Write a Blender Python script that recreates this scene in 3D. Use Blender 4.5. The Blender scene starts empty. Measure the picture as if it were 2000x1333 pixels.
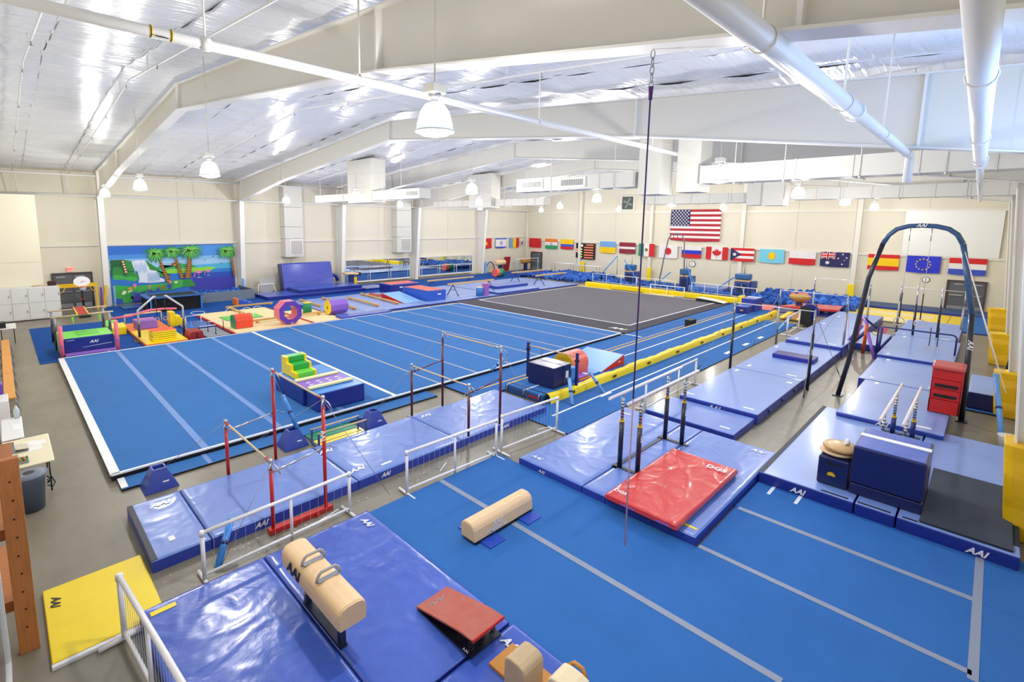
import bpy, bmesh, math, random
from mathutils import Vector, Matrix, Euler
random.seed(7)
SC = bpy.context.scene
COL = SC.collection
PI = math.pi
def lin(h):
    h = h.lstrip('#'); o = []
    for i in (0, 2, 4):
        c = int(h[i:i+2], 16)/255
        o.append(c/12.92 if c <= .04045 else ((c+.055)/1.055)**2.4)
    return (*o, 1)
# ------------------------------------------------------------------ camera, world, light, exposure
EYE = Vector((0, 0, 5.4))
cam = bpy.data.cameras.new('camera'); camo = bpy.data.objects.new('camera', cam); COL.objects.link(camo)
rt = Vector((0.7273068, -0.6862351, 0.0102979)).normalized()
fw = Vector((0.6810342, 0.7197746, -0.1345987)).normalized()
up = rt.cross(fw).normalized(); bk = -fw
camo.matrix_world = Matrix(((rt.x, up.x, bk.x, EYE.x), (rt.y, up.y, bk.y, EYE.y), (rt.z, up.z, bk.z, EYE.z), (0, 0, 0, 1)))
cam.sensor_width = 36; cam.lens = 970.34/2000*36; cam.shift_x = .04254; cam.shift_y = -.05017; cam.clip_start = .05; cam.clip_end = 200
SC.camera = camo
w = bpy.data.worlds.new('world'); SC.world = w; w.use_nodes = True
w.node_tree.nodes['Background'].inputs[0].default_value = (.8, .88, 1, 1); w.node_tree.nodes['Background'].inputs[1].default_value = 1.0
SC.view_settings.view_transform = 'Standard'; SC.view_settings.look = 'None'
SC.view_settings.gamma = 1; SC.view_settings.use_curve_mapping = False
SC.view_settings.exposure = 0.0
SC.cycles.max_bounces = 6; SC.cycles.diffuse_bounces = 4; SC.cycles.glossy_bounces = 3; SC.cycles.transmission_bounces = 3
LAMP_W = 470; LAMP_EM = 26.0; LAMP_COL = (1, .965, .90)
LAMP_X = (4.2, 13.7, 22.6, 31.2, 39.8); LAMP_Y = (5.1, 14.35, 23.0, 31.6); LAMP_Z = 6.55
FILL_W = 150  # power of the added cool fill light
def area(name, loc, rot, sx, sy, e, c):
    l = bpy.data.lights.new(name, 'AREA'); l.shape = 'RECTANGLE'; l.size = sx; l.size_y = sy; l.energy = e; l.color = c
    o = bpy.data.objects.new(name, l); COL.objects.link(o); o.location = loc; o.rotation_euler = rot; return o
# added cool fill light in front of added, out-of-view windows (window_1 below)
area('window_daylight', (9.0, -.98, 6.3), (PI/2, 0, PI), 9.0, 2.2, FILL_W, (.55, .75, 1))
# ------------------------------------------------------------------ materials
MATS = {}
def M(name, hexc, rough=.5, bump=0, bscale=20, var=0, vscale=3, coat=0, metal=0, stretch=(1, 1, 1), spec=.5, emit=0, trans=0, detail=3, fine=0, hex2=None):
    if name in MATS: return MATS[name]
    m = bpy.data.materials.new(name); m.use_nodes = True; nt = m.node_tree; b = nt.nodes['Principled BSDF']
    c = lin(hexc); b.inputs['Base Color'].default_value = c; m.diffuse_color = c
    b.inputs['Roughness'].default_value = rough; b.inputs['Metallic'].default_value = metal
    b.inputs['Specular IOR Level'].default_value = spec; b.inputs['Coat Weight'].default_value = coat; b.inputs['Coat Roughness'].default_value = .15
    if trans: b.inputs['Transmission Weight'].default_value = trans
    if 0 < emit < 5: m.cycles.emission_sampling = 'NONE'
    if emit: b.inputs['Emission Color'].default_value = c; b.inputs['Emission Strength'].default_value = emit
    N, L = nt.nodes, nt.links
    if var or bump or fine:
        g = N.new('ShaderNodeNewGeometry'); mp = N.new('ShaderNodeMapping'); mp.inputs['Scale'].default_value = stretch
        L.new(g.outputs['Position'], mp.inputs['Vector'])
    if var:
        n = N.new('ShaderNodeTexNoise'); n.inputs['Scale'].default_value = vscale; n.inputs['Detail'].default_value = 6; n.inputs['Roughness'].default_value = .65
        L.new(mp.outputs[0], n.inputs['Vector'])
        mx = N.new('ShaderNodeMix'); mx.data_type = 'RGBA'; L.new(n.outputs['Fac'], mx.inputs['Factor'])
        c2 = lin(hex2) if hex2 else None
        mx.inputs['A'].default_value = tuple(x*(1-var) for x in c[:3])+(1,)
        mx.inputs['B'].default_value = c2 if c2 else tuple(min(1, x*(1+var)) for x in c[:3])+(1,)
        L.new(mx.outputs['Result'], b.inputs['Base Color'])
    last = None
    if bump:
        n = N.new('ShaderNodeTexNoise'); n.inputs['Scale'].default_value = bscale; n.inputs['Detail'].default_value = detail; n.inputs['Distortion'].default_value = .6
        L.new(mp.outputs[0], n.inputs['Vector'])
        bp = N.new('ShaderNodeBump'); bp.inputs['Strength'].default_value = bump; bp.inputs['Distance'].default_value = .05
        L.new(n.outputs['Fac'], bp.inputs['Height']); last = bp
    if fine:
        n = N.new('ShaderNodeTexNoise'); n.inputs['Scale'].default_value = 160; n.inputs['Detail'].default_value = 2
        L.new(g.outputs['Position'], n.inputs['Vector'])
        bp = N.new('ShaderNodeBump'); bp.inputs['Strength'].default_value = fine; bp.inputs['Distance'].default_value = .01
        L.new(n.outputs['Fac'], bp.inputs['Height'])
        if last: L.new(last.outputs[0], bp.inputs['Normal'])
        last = bp
    if last: L.new(last.outputs[0], b.inputs['Normal'])
    MATS[name] = m; return m
concrete = M('polished_concrete', '#7d7768', .4, .06, 2, .38, 1.1, coat=.12, detail=8, stretch=(1, .6, 1), hex2='#9a927f')
wallp = M('wall_panel_cream', '#e0dac8', .6, .03, .5, .02, .3)
steelw = M('white_steel', '#e2dfd6', .4, spec=.4)
flange_m = M('white_steel_flange', '#eceae6', .38, spec=.4)
foil = M('white_vinyl_insulation', '#eaedf4', .2, .7, 1.3, .03, .5, stretch=(.6, 5.5, 1), detail=4, spec=.6)
tape_foil = M('insulation_seam', '#e9ebf0', .2, .6, 3)
duct_m = M('duct_white', '#d4d2cb', .45, .02, 2)
grille_m = M('duct_grille_grey', '#a9aaa8', .5)
pipe_m = M('pipe_white', '#e4e4e4', .35)
spring = M('spring_floor_carpet', '#3672b6', .85, 0, 1, .12, 1.3, fine=.5, spec=.3)
carpet = M('blue_carpet', '#2f6cb4', .85, 0, 1, .14, 1.0, fine=.5, spec=.3)
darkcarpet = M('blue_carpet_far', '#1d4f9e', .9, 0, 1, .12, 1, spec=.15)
grayc = M('grey_floor_carpet', '#6d6b74', .85, 0, 1, .08, .6, spec=.2)
grayd = M('grey_floor_border', '#4d4b55', .85, 0, 1, .08, .6, spec=.2)
chalkc = M('chalky_dark_carpet', '#3c4554', .9, .1, 30, .35, 1.4, stretch=(1, .5, 1), fine=.4)
vin = M('vinyl_periwinkle', '#5b7cc8', .34, .25, 1.6, .07, .8, coat=.25, detail=6, hex2='#7490da')
vin2 = M('vinyl_royal', '#3453b8', .27, .85, 1.0, .12, 1.2, coat=.35, detail=7, hex2='#4f6fd0')
vint = M('vinyl_light_periwinkle', '#7b97d8', .4, .15, 1.8, .06, .6, coat=.2, hex2='#90abe8')
navy = M('vinyl_navy', '#1b2a86', .35, .15, 3, .1, 2, coat=.2)
navyd = M('vinyl_dark_navy', '#131b52', .35, .12, 3, .1, 2, coat=.2)
sideb = M('mat_side_blue', '#2b3fa4', .4, .15, 4, .1, 3, coat=.15)
sky_v = M('vinyl_sky_blue', '#2f86dc', .35, .15, 3, .06, 2, coat=.2)
lsky = M('vinyl_pale_sky', '#7fb6ee', .4, .15, 3, .06, 2)
redv = M('vinyl_red', '#dc3a36', .3, .75, 1.5, .07, 2, coat=.45, detail=5)
redm = M('red_foam', '#c4201e', .45, .08, 5)
redp = M('red_paint', '#c8160f', .3, coat=.4)
salmon = M('vinyl_salmon', '#ee6a5c', .4, .1, 4)
maroon = M('maroon_paint', '#5d1024', .3, coat=.4)
yel = M('vinyl_yellow', '#ffde00', .35, .2, 2.0, .04, 2, coat=.2)
yeld = M('vinyl_yellow_deep', '#e9b90a', .4, .4, 4, .05, 2)
org = M('vinyl_orange', '#f08030', .4, .1, 4)
orgp = M('orange_paint', '#e55a10', .35)
grn = M('vinyl_green', '#2fae45', .4, .12, 4)
lime = M('vinyl_lime', '#70d848', .4, .12, 4)
dgrn = M('vinyl_dark_green', '#0f8a5c', .4, .1, 4)
pur = M('vinyl_purple', '#6a3fb0', .35, .2, 5, .05, 3, coat=.2)
lpur = M('vinyl_lilac', '#8e63c8', .4, .1, 4)
pnk = M('vinyl_pink', '#ee6f86', .4, .1, 4)
cream = M('cream_carpet', '#efdca8', .85, .05, 20, .05, 2)
creamp = M('pale_foam', '#f0e9b0', .5, .05, 8)
tan = M('tan_leather', '#ecc99c', .5, .06, 6, .06, 3, spec=.35)
tan2 = M('worn_tan_suede', '#c6ac86', .7, .06, 8, .22, 5)
creaml = M('cream_leather', '#ecd9b2', .55, .05, 6)
ply = M('plywood', '#c9883a', .5, .03, 12, .12, 4, stretch=(1, 6, 1))
woodo = M('orange_stained_wood', '#f0a045', .45, .05, 6, .25, 6, stretch=(6, .6, 1))
timber = M('stained_timber', '#b5713a', .5, .08, 8, .4, 7, stretch=(5, 5, .5))
bark = M('beam_tan', '#c9a877', .55, .03, 8)
barw = M('bar_wood_chalked', '#d8c2a0', .6, .05, 20, .08, 8)
grey_t = M('tape_grey', '#8e97ac', .6)
lblue_t = M('tape_pale_blue', '#6f92cf', .7)
white_t = M('tape_white', '#eef0f2', .5)
tan_t = M('tape_tan', '#b9aea8', .6)
yel_t = M('tape_yellow', '#dcb45c', .6)
white = M('white_plastic', '#f0f0f0', .35)
pvc = M('white_pvc', '#f2f0f2', .3, coat=.2)
wire = M('fence_string', '#c4ccd8', .5)
chrome = M('chrome', '#c8c8cc', .22, metal=.9)
steel = M('galvanised_steel', '#9a9ca2', .4, metal=.6)
black = M('black_rubber', '#15161a', .5)
bpaint = M('black_paint', '#14162c', .35, coat=.3)
velcro = M('velcro_black', '#26272e', .9)
greyv = M('velcro_grey', '#5b5b60', .9)
doorg = M('door_grey', '#5d5f63', .5)
doorf = M('door_frame_brown', '#4a3a3c', .5)
bluep = M('frame_blue_paint', '#35567f', .35, coat=.2)
nvp = M('navy_paint', '#18256e', .35, coat=.2)
cabw = M('cabinet_white', '#dfe0e0', .5)
mirror = M('mirror_glass', '#e6f0ee', .02, metal=1.0)
glow = M('lamp_glow', '#fffdf5', .3, emit=LAMP_EM)
glassm = M('glass', '#e8f0f4', .05, trans=.9)
fillp = M('window_pane_daylight', '#a8ccff', .3, emit=3.0)  # cool emission for the panes of the added windows
foamc = [M('foam_cube_'+n, h, .8, .1, 20) for n, h in (('mid', '#2c63c4'), ('dark', '#234fa6'), ('light', '#3d78d6'))]
rope_m = M('purple_rope', '#4a2a66', .8)
ropel = M('pale_rope', '#b58fae', .8)
paper = M('paper', '#f4f3f0', .7)
binm = M('bin_grey', '#4c5668', .5)
cloth_w = M('cloth_white', '#efeef0', .8)
# ------------------------------------------------------------------ mesh builder
class MB:
    def __init__(s): s.v = []; s.f = []; s.m = []; s.s = []
    def add(s, vs, fs, m=0, sm=False):
        n = len(s.v); s.v += [tuple(v) for v in vs]
        for f in fs: s.f.append([i+n for i in f]); s.m.append(m); s.s.append(sm)
        return s
    def box(s, x0, x1, y0, y1, z0, z1, m=0, mt=None):
        vs = [(x0, y0, z0), (x1, y0, z0), (x1, y1, z0), (x0, y1, z0), (x0, y0, z1), (x1, y0, z1), (x1, y1, z1), (x0, y1, z1)]
        s.add(vs, [(0, 3, 2, 1), (0, 1, 5, 4), (1, 2, 6, 5), (2, 3, 7, 6), (3, 0, 4, 7)], m); n = len(s.v)-8
        s.f.append([n+4, n+5, n+6, n+7]); s.m.append(m if mt is None else mt); s.s.append(False); return s
    def obox(s, c, size, rot=(0, 0, 0), m=0):
        R = Euler(rot).to_matrix(); c = Vector(c); a, b, d = [q/2 for q in size]
        vs = [c+R@Vector(p) for p in ((-a, -b, -d), (a, -b, -d), (a, b, -d), (-a, b, -d), (-a, -b, d), (a, -b, d), (a, b, d), (-a, b, d))]
        return s.add(vs, [(0, 3, 2, 1), (0, 1, 5, 4), (1, 2, 6, 5), (2, 3, 7, 6), (3, 0, 4, 7), (4, 5, 6, 7)], m)
    def tube(s, pts, r, n=8, m=0, caps=True, closed=False):
        P = [Vector(p) for p in pts]; K = len(P); rs = r if isinstance(r, (list, tuple)) else [r]*K
        T = []
        for i in range(K):
            if closed: t = P[(i+1) % K]-P[i-1]
            else: t = P[min(i+1, K-1)]-P[max(i-1, 0)]
            T.append(t.normalized())
        a = Vector((0, 0, 1)) if abs(T[0].z) < .9 else Vector((1, 0, 0))
        u = T[0].cross(a).normalized(); vs = []
        for i in range(K):
            u = (u-T[i]*u.dot(T[i])).normalized(); w_ = T[i].cross(u)
            for k in range(n):
                an = 2*PI*k/n; vs.append(P[i]+(u*math.cos(an)+w_*math.sin(an))*rs[i])
        fs = []
        for i in range(K if closed else K-1):
            j = (i+1) % K
            for k in range(n): fs.append((i*n+k, i*n+(k+1) % n, j*n+(k+1) % n, j*n+k))
        b = len(s.v); s.add(vs, fs, m, n > 4)
        if caps and not closed:
            s.f.append([b+k for k in range(n)][::-1]); s.m.append(m); s.s.append(False)
            s.f.append([b+(K-1)*n+k for k in range(n)]); s.m.append(m); s.s.append(False)
        return s
    def lathe(s, prof, c=(0, 0, 0), n=20, m=0, axis='z', sm=True):
        vs = []; c = Vector(c)
        for r, z in prof:
            for k in range(n):
                a = 2*PI*k/n; x, y = r*math.cos(a), r*math.sin(a)
                vs.append(c+Vector({'z': (x, y, z), 'x': (z, x, y), 'y': (y, z, x)}[axis]))
        fs = [(i*n+k, i*n+(k+1) % n, (i+1)*n+(k+1) % n, (i+1)*n+k) for i in range(len(prof)-1) for k in range(n)]
        b = len(s.v); s.add(vs, fs, m, sm)
        s.f.append([b+k for k in range(n)][::-1]); s.m.append(m); s.s.append(False)
        s.f.append([b+(len(prof)-1)*n+k for k in range(n)]); s.m.append(m); s.s.append(False); return s
    def prism(s, poly, axis, a, b, m=0, me=None):
        def P(q, t): return {'x': (t, q[0], q[1]), 'y': (q[0], t, q[1]), 'z': (q[0], q[1], t)}[axis]
        n = len(poly); vs = [P(q, a) for q in poly]+[P(q, b) for q in poly]
        s.add(vs, [(k, (k+1) % n, n+(k+1) % n, n+k) for k in range(n)], m); k0 = len(s.v)-2*n
        for e in ([k0+k for k in range(n)][::-1], [k0+n+k for k in range(n)]): s.f.append(e); s.m.append(m if me is None else me); s.s.append(False)
        return s
    def poly(s, pts, m=0): return s.add(pts, [tuple(range(len(pts)))], m)
def setp(o, label=None, cat=None, group=None, kind=None):
    if label: o['label'] = label
    if cat: o['category'] = cat
    if group: o['group'] = group
    if kind: o['kind'] = kind
    return o
def thing(name, label, cat, loc, group=None, kind=None):
    o = bpy.data.objects.new(name, None); COL.objects.link(o); o.location = loc; o.empty_display_size = .1
    return setp(o, label, cat, group, kind)
def wloc(p):
    v = Vector((0, 0, 0))
    while p is not None: v += Vector(p.location); p = p.parent
    return v
def obj(name, mb, mats, parent=None, label=None, cat=None, group=None, kind=None, bevel=0, seg=2):
    me = bpy.data.meshes.new(name); L = wloc(parent) if parent else Vector((0, 0, 0))
    if not parent:
        xs = [v[0] for v in mb.v]; ys = [v[1] for v in mb.v]; zs = [v[2] for v in mb.v]
        L = Vector(((min(xs)+max(xs))/2, (min(ys)+max(ys))/2, min(zs)))
    me.from_pydata([(v[0]-L.x, v[1]-L.y, v[2]-L.z) for v in mb.v], [], mb.f)
    for m in (mats if isinstance(mats, (list, tuple)) else [mats]): me.materials.append(m)
    me.polygons.foreach_set('material_index', mb.m); me.polygons.foreach_set('use_smooth', mb.s)
    bm = bmesh.new(); bm.from_mesh(me); bmesh.ops.recalc_face_normals(bm, faces=bm.faces); bm.to_mesh(me); bm.free()
    o = bpy.data.objects.new(name, me); COL.objects.link(o)
    if parent: o.parent = parent
    else: o.location = L
    if bevel:
        b = o.modifiers.new('bevel', 'BEVEL'); b.width = bevel; b.segments = seg; b.limit_method = 'ANGLE'; b.harden_normals = False
    return setp(o, label, cat, group, kind)
def dup(root, loc, label=None, rotz=None, group=None):
    def cp(o, par):
        c = o.copy(); COL.objects.link(c)
        if par: c.parent = par
        for ch in list(o.children): cp(ch, c)
        return c
    c = cp(root, None); c.location = loc
    if rotz is not None: c.rotation_euler = (0, 0, rotz)
    return setp(c, label, None, group)
FONTC = {}
def text(s, pos, rot, size, m, parent, name='lettering', shear=0, bold=.012, ext=.002, align='CENTER', label=None):
    k = (s, size, shear, bold, align)
    if k not in FONTC:
        cu = bpy.data.curves.new('txt', 'FONT'); cu.body = s; cu.size = size; cu.shear = shear; cu.offset = bold*size; cu.extrude = ext; cu.align_x = align; cu.align_y = 'CENTER'; cu.resolution_u = 2
        t = bpy.data.objects.new('txt', cu); COL.objects.link(t)
        bpy.context.view_layer.update(); dg = bpy.context.evaluated_depsgraph_get()
        me = bpy.data.meshes.new_from_object(t.evaluated_get(dg)); bpy.data.objects.remove(t); FONTC[k] = me
    me = FONTC[k].copy(); me.materials.clear(); me.materials.append(m)
    o = bpy.data.objects.new(name, me); COL.objects.link(o)
    o.parent = parent; o.location = Vector(pos)-wloc(parent); o.rotation_euler = rot
    if label: o['label'] = label
    return o
def wrinkled(x0, x1, y0, y1, z0, z1, amp, sc=2.2, step=.05, sd=0, stretch=(1, 1)):
    from mathutils import noise
    nx_, ny_ = max(4, int((x1-x0)/step)), max(4, int((y1-y0)/step)); mb = MB()
    for j in range(ny_+1):
        for i in range(nx_+1):
            x = x0+(x1-x0)*i/nx_; y = y0+(y1-y0)*j/ny_; e = min(x-x0, x1-x, y-y0, y1-y); fd = min(1, e/.12)
            p = Vector((x*sc*stretch[0]+sd, y*sc*stretch[1], sd)); wq = noise.noise_vector(p*.6)*.8
            n1 = 1-abs(noise.noise(p+wq))*2.6; n2 = 1-abs(noise.noise(p*2.3+wq*2))*2.6
            mb.v.append((x, y, z1-.015*max(0, 1-e/.03)+fd*amp*(max(0, n1)**3+.45*max(0, n2)**3)+fd*amp*.8*noise.noise(p*.35)))
    W_ = nx_+1
    for j in range(ny_):
        for i in range(nx_): n = j*W_+i; mb.f.append([n, n+1, n+W_+1, n+W_]); mb.m.append(0); mb.s.append(True)
    def side(idx):
        b = len(mb.v); mb.v += [(mb.v[k][0], mb.v[k][1], z0) for k in idx]
        for a in range(len(idx)-1): mb.f.append([idx[a], idx[a+1], b+a+1, b+a]); mb.m.append(1); mb.s.append(False)
    side([i for i in range(W_)]); side([ny_*W_+i for i in range(W_)]); side([j*W_ for j in range(ny_+1)]); side([j*W_+nx_ for j in range(ny_+1)])
    b = len(mb.v); mb.v += [(x0, y0, z0), (x1, y0, z0), (x1, y1, z0), (x0, y1, z0)]; mb.f.append([b, b+1, b+2, b+3]); mb.m.append(1); mb.s.append(False)
    return mb
TOP = (0, 0, 0); FY = (PI/2, 0, 0); FX = (PI/2, 0, -PI/2)   # text lying up / on a face looking to -Y / on a face looking to -X
def logo(p, pos, rot, size, m=None): return text('AAI', pos, rot, size, m or white, p, shear=.35, bold=.03)
def mat_pad(name, label, x0, x1, y0, y1, z0, z1, m=None, cat='mat', sx=(), sy=(), side=None, group=None, logos=(), bevel=.03, stickers=(), wr=0):
    r = thing(name, label, cat, ((x0+x1)/2, (y0+y1)/2, z0), group)
    X = [x0]+list(sx)+[x1]; Y = [y0]+list(sy)+[y1]; g = .008
    for i in range(len(X)-1):
        for j in range(len(Y)-1):
            a, b, c, d = X[i]+(g if i else 0), X[i+1]-(g if i < len(X)-2 else 0), Y[j]+(g if j else 0), Y[j+1]-(g if j < len(Y)-2 else 0)
            b_ = MB().box(a, b, c, d, z0, z1, 1, 0)
            if wr: obj('mat_panel', wrinkled(a, b, c, d, z0, z1, wr, sd=i*7.3+j*3.1+x0, step=.045), [m or vin, side or sideb], r)
            else: obj('mat_panel', b_, [m or vin, side or sideb], r, bevel=min(bevel, (z1-z0)*.4))
    for pos, rot, size in logos: logo(r, pos, rot, size)
    for (x, y, a, b) in stickers: obj('warning_label', MB().box(x, x+a, y, y+b, z1-.002, z1+.004+wr*.8), paper, r)
    return r
# ------------------------------------------------------------------ room shell
WX0, WX1, WY0, WY1 = -.5, 45.4, -1.1, 38.0
RIDGE = 18.45
def zt(y): return 9.65-.085*abs(y-RIDGE)
def zb(y):
    d = abs(y-RIDGE)
    return 8.9-(8.9-7.75)*d/11.5 if d < 11.5 else 7.75-(7.75-6.55)*(d-11.5)/8
f = obj('floor', MB().box(WX0, WX1, WY0, WY1, -.1, 0), concrete, kind='structure')
jb = MB()
for x in (5.2, 10.6, 19.9, 28.6, 37): jb.box(x, x+.012, WY0, WY1, -.002, .0015)
for y in (3.4, 8.9, 14.6, 27, 33): jb.box(WX0, WX1, y, y+.012, -.002, .0015)
obj('saw_cut', jb, M('saw_cut_line', '#9c978a', .8), f)
def gable(x0, x1):
    pts = [(WY0, 0), (WY1, 0), (WY1, zt(WY1)+.3)]+[(RIDGE, zt(RIDGE)+.3)]+[(WY0, zt(WY0)+.3)]
    return MB().prism(pts, 'x', x0, x1)
obj('wall_far', gable(WX1, WX1+.15), wallp, kind='structure')
obj('wall_left', gable(WX0-.15, WX0), wallp, kind='structure')
obj('wall_back', MB().box(WX0, WX1, WY1, WY1+.15, 0, 8.4), wallp, kind='structure')
obj('wall_right', MB().box(WX0, WX1, WY0-.15, WY0, 0, 8.4), wallp, kind='structure')
ce = obj('ceiling', MB().prism([(WY0-.15, zt(WY0)+.32), (RIDGE, zt(RIDGE)+.32), (WY1+.15, zt(WY1)+.32), (WY1+.15, zt(WY1)+.42), (RIDGE, zt(RIDGE)+.42), (WY0-.15, zt(WY0)+.42)], 'x', WX0-.15, WX1+.15), wallp, kind='structure')
# insulation blanket: one sagging strip per roll, purlin creases every 1.5 m
roll = 1.83; nx = int((WX1-WX0)/roll)+1
ys = [WY0+(WY1-WY0)*i/104 for i in range(105)]
for i in range(nx):
    a = WX0+i*roll; b = min(a+roll, WX1); mb = MB(); K = 5
    for j, y in enumerate(ys):
        for k in range(K):
            u = k/(K-1); x = a+.01+(b-a-.02)*u
            sag = .07*abs(math.sin((y-RIDGE)/1.5*PI))*(.6+.4*math.sin(i*1.7+j*.13))+.035*math.sin(u*PI)+.012*random.uniform(-1, 1)
            mb.v.append((x, y, zt(y)+.28-sag))
    for j in range(len(ys)-1):
        for k in range(K-1):
            n = j*K+k; mb.f.append([n, n+1, n+K+1, n+K]); mb.m.append(0); mb.s.append(True)
    o = obj('insulation_panel', mb, foil, ce)
    if i: 
        t = MB()
        for j in range(0, len(ys)-8, 8): t.obox((a, (ys[j]+ys[j+8])/2, zt((ys[j]+ys[j+8])/2)+.262), (.05, ys[8]-ys[0]+.02, .02), (math.atan(.085)*(1 if ys[j+4] < RIDGE else -1), 0, 0))
        obj('seam_tape', t, tape_foil, ce)
# wall girts and posts
tn = 0
def trim(mb, m=steelw, bevel=0):
    global tn; tn += 1; return obj('trim_%d' % tn, mb, m, kind='structure', bevel=bevel)
trim(MB().box(WX1-.12, WX1, WY0, WY1, 3.36, 3.5)); trim(MB().box(WX1-.14, WX1, WY0, WY1, 6.45, 6.6))
trim(MB().box(WX0, WX1, WY1-.14, WY1, 6.68, 6.84)); trim(MB().box(4.9, WX1, WY1-.12, WY1, 3.72, 3.86)); trim(MB().box(1.7, 4.5, WY1-.12, WY1, 3.72, 3.86))
trim(MB().box(WX0, WX1, WY0, WY0+.12, 3.4, 3.55)); trim(MB().box(WX0, WX1, WY0, WY0+.12, 6.45, 6.6))
for y in (30.5, 22.6, 14.6, 6.95):
    trim(MB().box(WX1-.3, WX1, y-.15, y-.12, 0, zt(y)).box(WX1-.3, WX1, y+.12, y+.15, 0, zt(y)).box(WX1-.32, WX1-.28, y-.15, y+.15, 0, zt(y)))
for y in (34.6, 26.5, 18.4, 10.8, 3.3): trim(MB().box(WX1-.015, WX1, y, y+.02, 0, 8.0), M('panel_joint', '#cfc9ba', .7))
for x in (9, 16.7, 24.8, 33, 41): trim(MB().box(x, x+.02, WY1-.015, WY1, 0, 8.0), M('panel_joint', '#cfc9ba', .7))
# bump-out room at the back left, with a horizontal joint
trim(MB().box(WX0, 1.62, 35.1, WY1, 0, 6.6), M('bumpout_cream', '#e9e4cf', .6)); trim(MB().box(WX0, 1.625, 35.09, 35.1, 3.05, 3.07), M('panel_joint', '#cfc9ba', .7))
# added windows, out of view, whose panes glow to cool the right side
for i in range(3):
    x = 4.6+i*3.1
    wn = obj('window_%d' % (i+1), MB().box(x, x+2.8, WY0, WY0+.08, 5.3, 5.38).box(x, x+2.8, WY0, WY0+.08, 7.2, 7.28).box(x, x+.08, WY0, WY0+.08, 5.38, 7.2).box(x+2.72, x+2.8, WY0, WY0+.08, 5.38, 7.2).box(x+1.36, x+1.44, WY0, WY0+.08, 5.38, 7.2), white, kind='structure')
    obj('pane', MB().box(x+.08, x+1.36, WY0+.01, WY0+.03, 5.38, 7.2), fillp, wn); obj('pane', MB().box(x+1.44, x+2.72, WY0+.01, WY0+.03, 5.38, 7.2), fillp, wn)
def door(n, wall, a, b, h, double=True, label=None):
    D = 'y' if wall == 'far' else 'x'
    def B(u0, u1, d0, d1, z0, z1, mb=None):
        mb = mb or MB()
        return mb.box(WX1-d1, WX1-d0, u0, u1, z0, z1) if wall == 'far' else mb.box(u0, u1, WY1-d1, WY1-d0, z0, z1)
    mb = MB(); B(a-.08, a, 0, .16, 0, h+.08, mb); B(b, b+.08, 0, .16, 0, h+.08, mb); B(a, b, 0, .16, h, h+.08, mb)
    r = obj('door_%d' % n, mb, doorf, kind='structure')
    mid = (a+b)/2
    for (u0, u1) in (((a, mid-.01), (mid+.01, b)) if double else ((a, b),)):
        obj('door_leaf', B(u0, u1, .02, .08, .02, h), doorg, r)
        obj('kick_plate', B(u0+.05, u1-.05, .08, .09, .05, .3), steel, r)
        obj('push_bar', B(u0+.08, u1-.08, .08, .16, .98, 1.05), chrome, r)
        obj('door_closer', B(u0+.12, u0+.55, .08, .14, h-.22, h-.12), steel, r)
    return r
door(1, 'back', 2.2, 3.98, 2.08); door(2, 'far', .2, 1.9, 1.9); door(3, 'far', 35.75, 37.2, 2.0, False)
obj('door_notice', MB().box(WX1-.1, WX1-.085, .75, 1.0, 1.25, 1.6), paper, bpy.data.objects['door_2'])
# ------------------------------------------------------------------ steel roof frames
ORD = ['first', 'second', 'third', 'fourth', 'fifth', 'sixth']
FXS = (4.66, 12.76, 20.81, 28.6, 37.4)
for i, X in enumerate(FXS):
    r = thing('roof_frame', 'white steel roof frame with tapered side columns, %s one counting from the camera' % ORD[i], 'roof beam', (X, RIDGE, 0))
    Y = [WY0+.1, 1.2, 6.95, 13, RIDGE, 23.9, 29.95, 36.6, WY1-.1]
    obj('web', MB().prism([(y, zt(y)) for y in Y]+[(y, zb(y)) for y in Y[::-1]], 'x', X-.012, X+.012), steelw, r)
    def band(fn, t, w_, y0, y1, N=None):
        mb = MB(); yy = [y for y in Y if y0 <= y <= y1]
        mb.prism([(y, fn(y)) for y in yy]+[(y, fn(y)+t) for y in yy[::-1]], 'x', X-w_, X+w_); return mb
    obj('top_flange', band(zt, .03, .14, -9, 99), flange_m, r); obj('bottom_flange', band(lambda y: zb(y)-.03, .03, .16, -9, 99), flange_m, r)
    for y in (6.95, RIDGE, 29.95, 1.2, 36.6): obj('splice_plate', MB().box(X-.13, X+.13, y-.02, y+.02, zb(y), zt(y)), flange_m, r)
    for s, yw, yb, yt in ((1, WY0, WY0+(.36 if i else .2), WY0+(.86 if i else .35)), (-1, WY1, WY1-.62, WY1-1.15)):
        c = MB(); ztop = zb(yt)
        c.prism([(yw, 0), (yb, 0), (yt, ztop), (yw, ztop)], 'x', X-.01, X+.01)
        d = .03*s
        c.prism([(yb, 0), (yb+d, 0), (yt+d, ztop), (yt, ztop)], 'x', X-.15, X+.15)
        c.prism([(yw, 0), (yw+d, 0), (yw+d, ztop), (yw, ztop)], 'x', X-.15, X+.15)
        obj('column', c, flange_m, r)
    for y in (2.5, 4.0, 9.9, 15.2, 22, 27, 32.5):
        if i > 0 and y > 16: continue
        obj('flange_brace', MB().obox((X+.42, y, (zb(y)+zt(y))/2+.03), (.05, .05, math.hypot(.84, zt(y)-zb(y))), (0, math.atan2(.84, zt(y)-zb(y)), 0)), flange_m, r)
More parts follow.
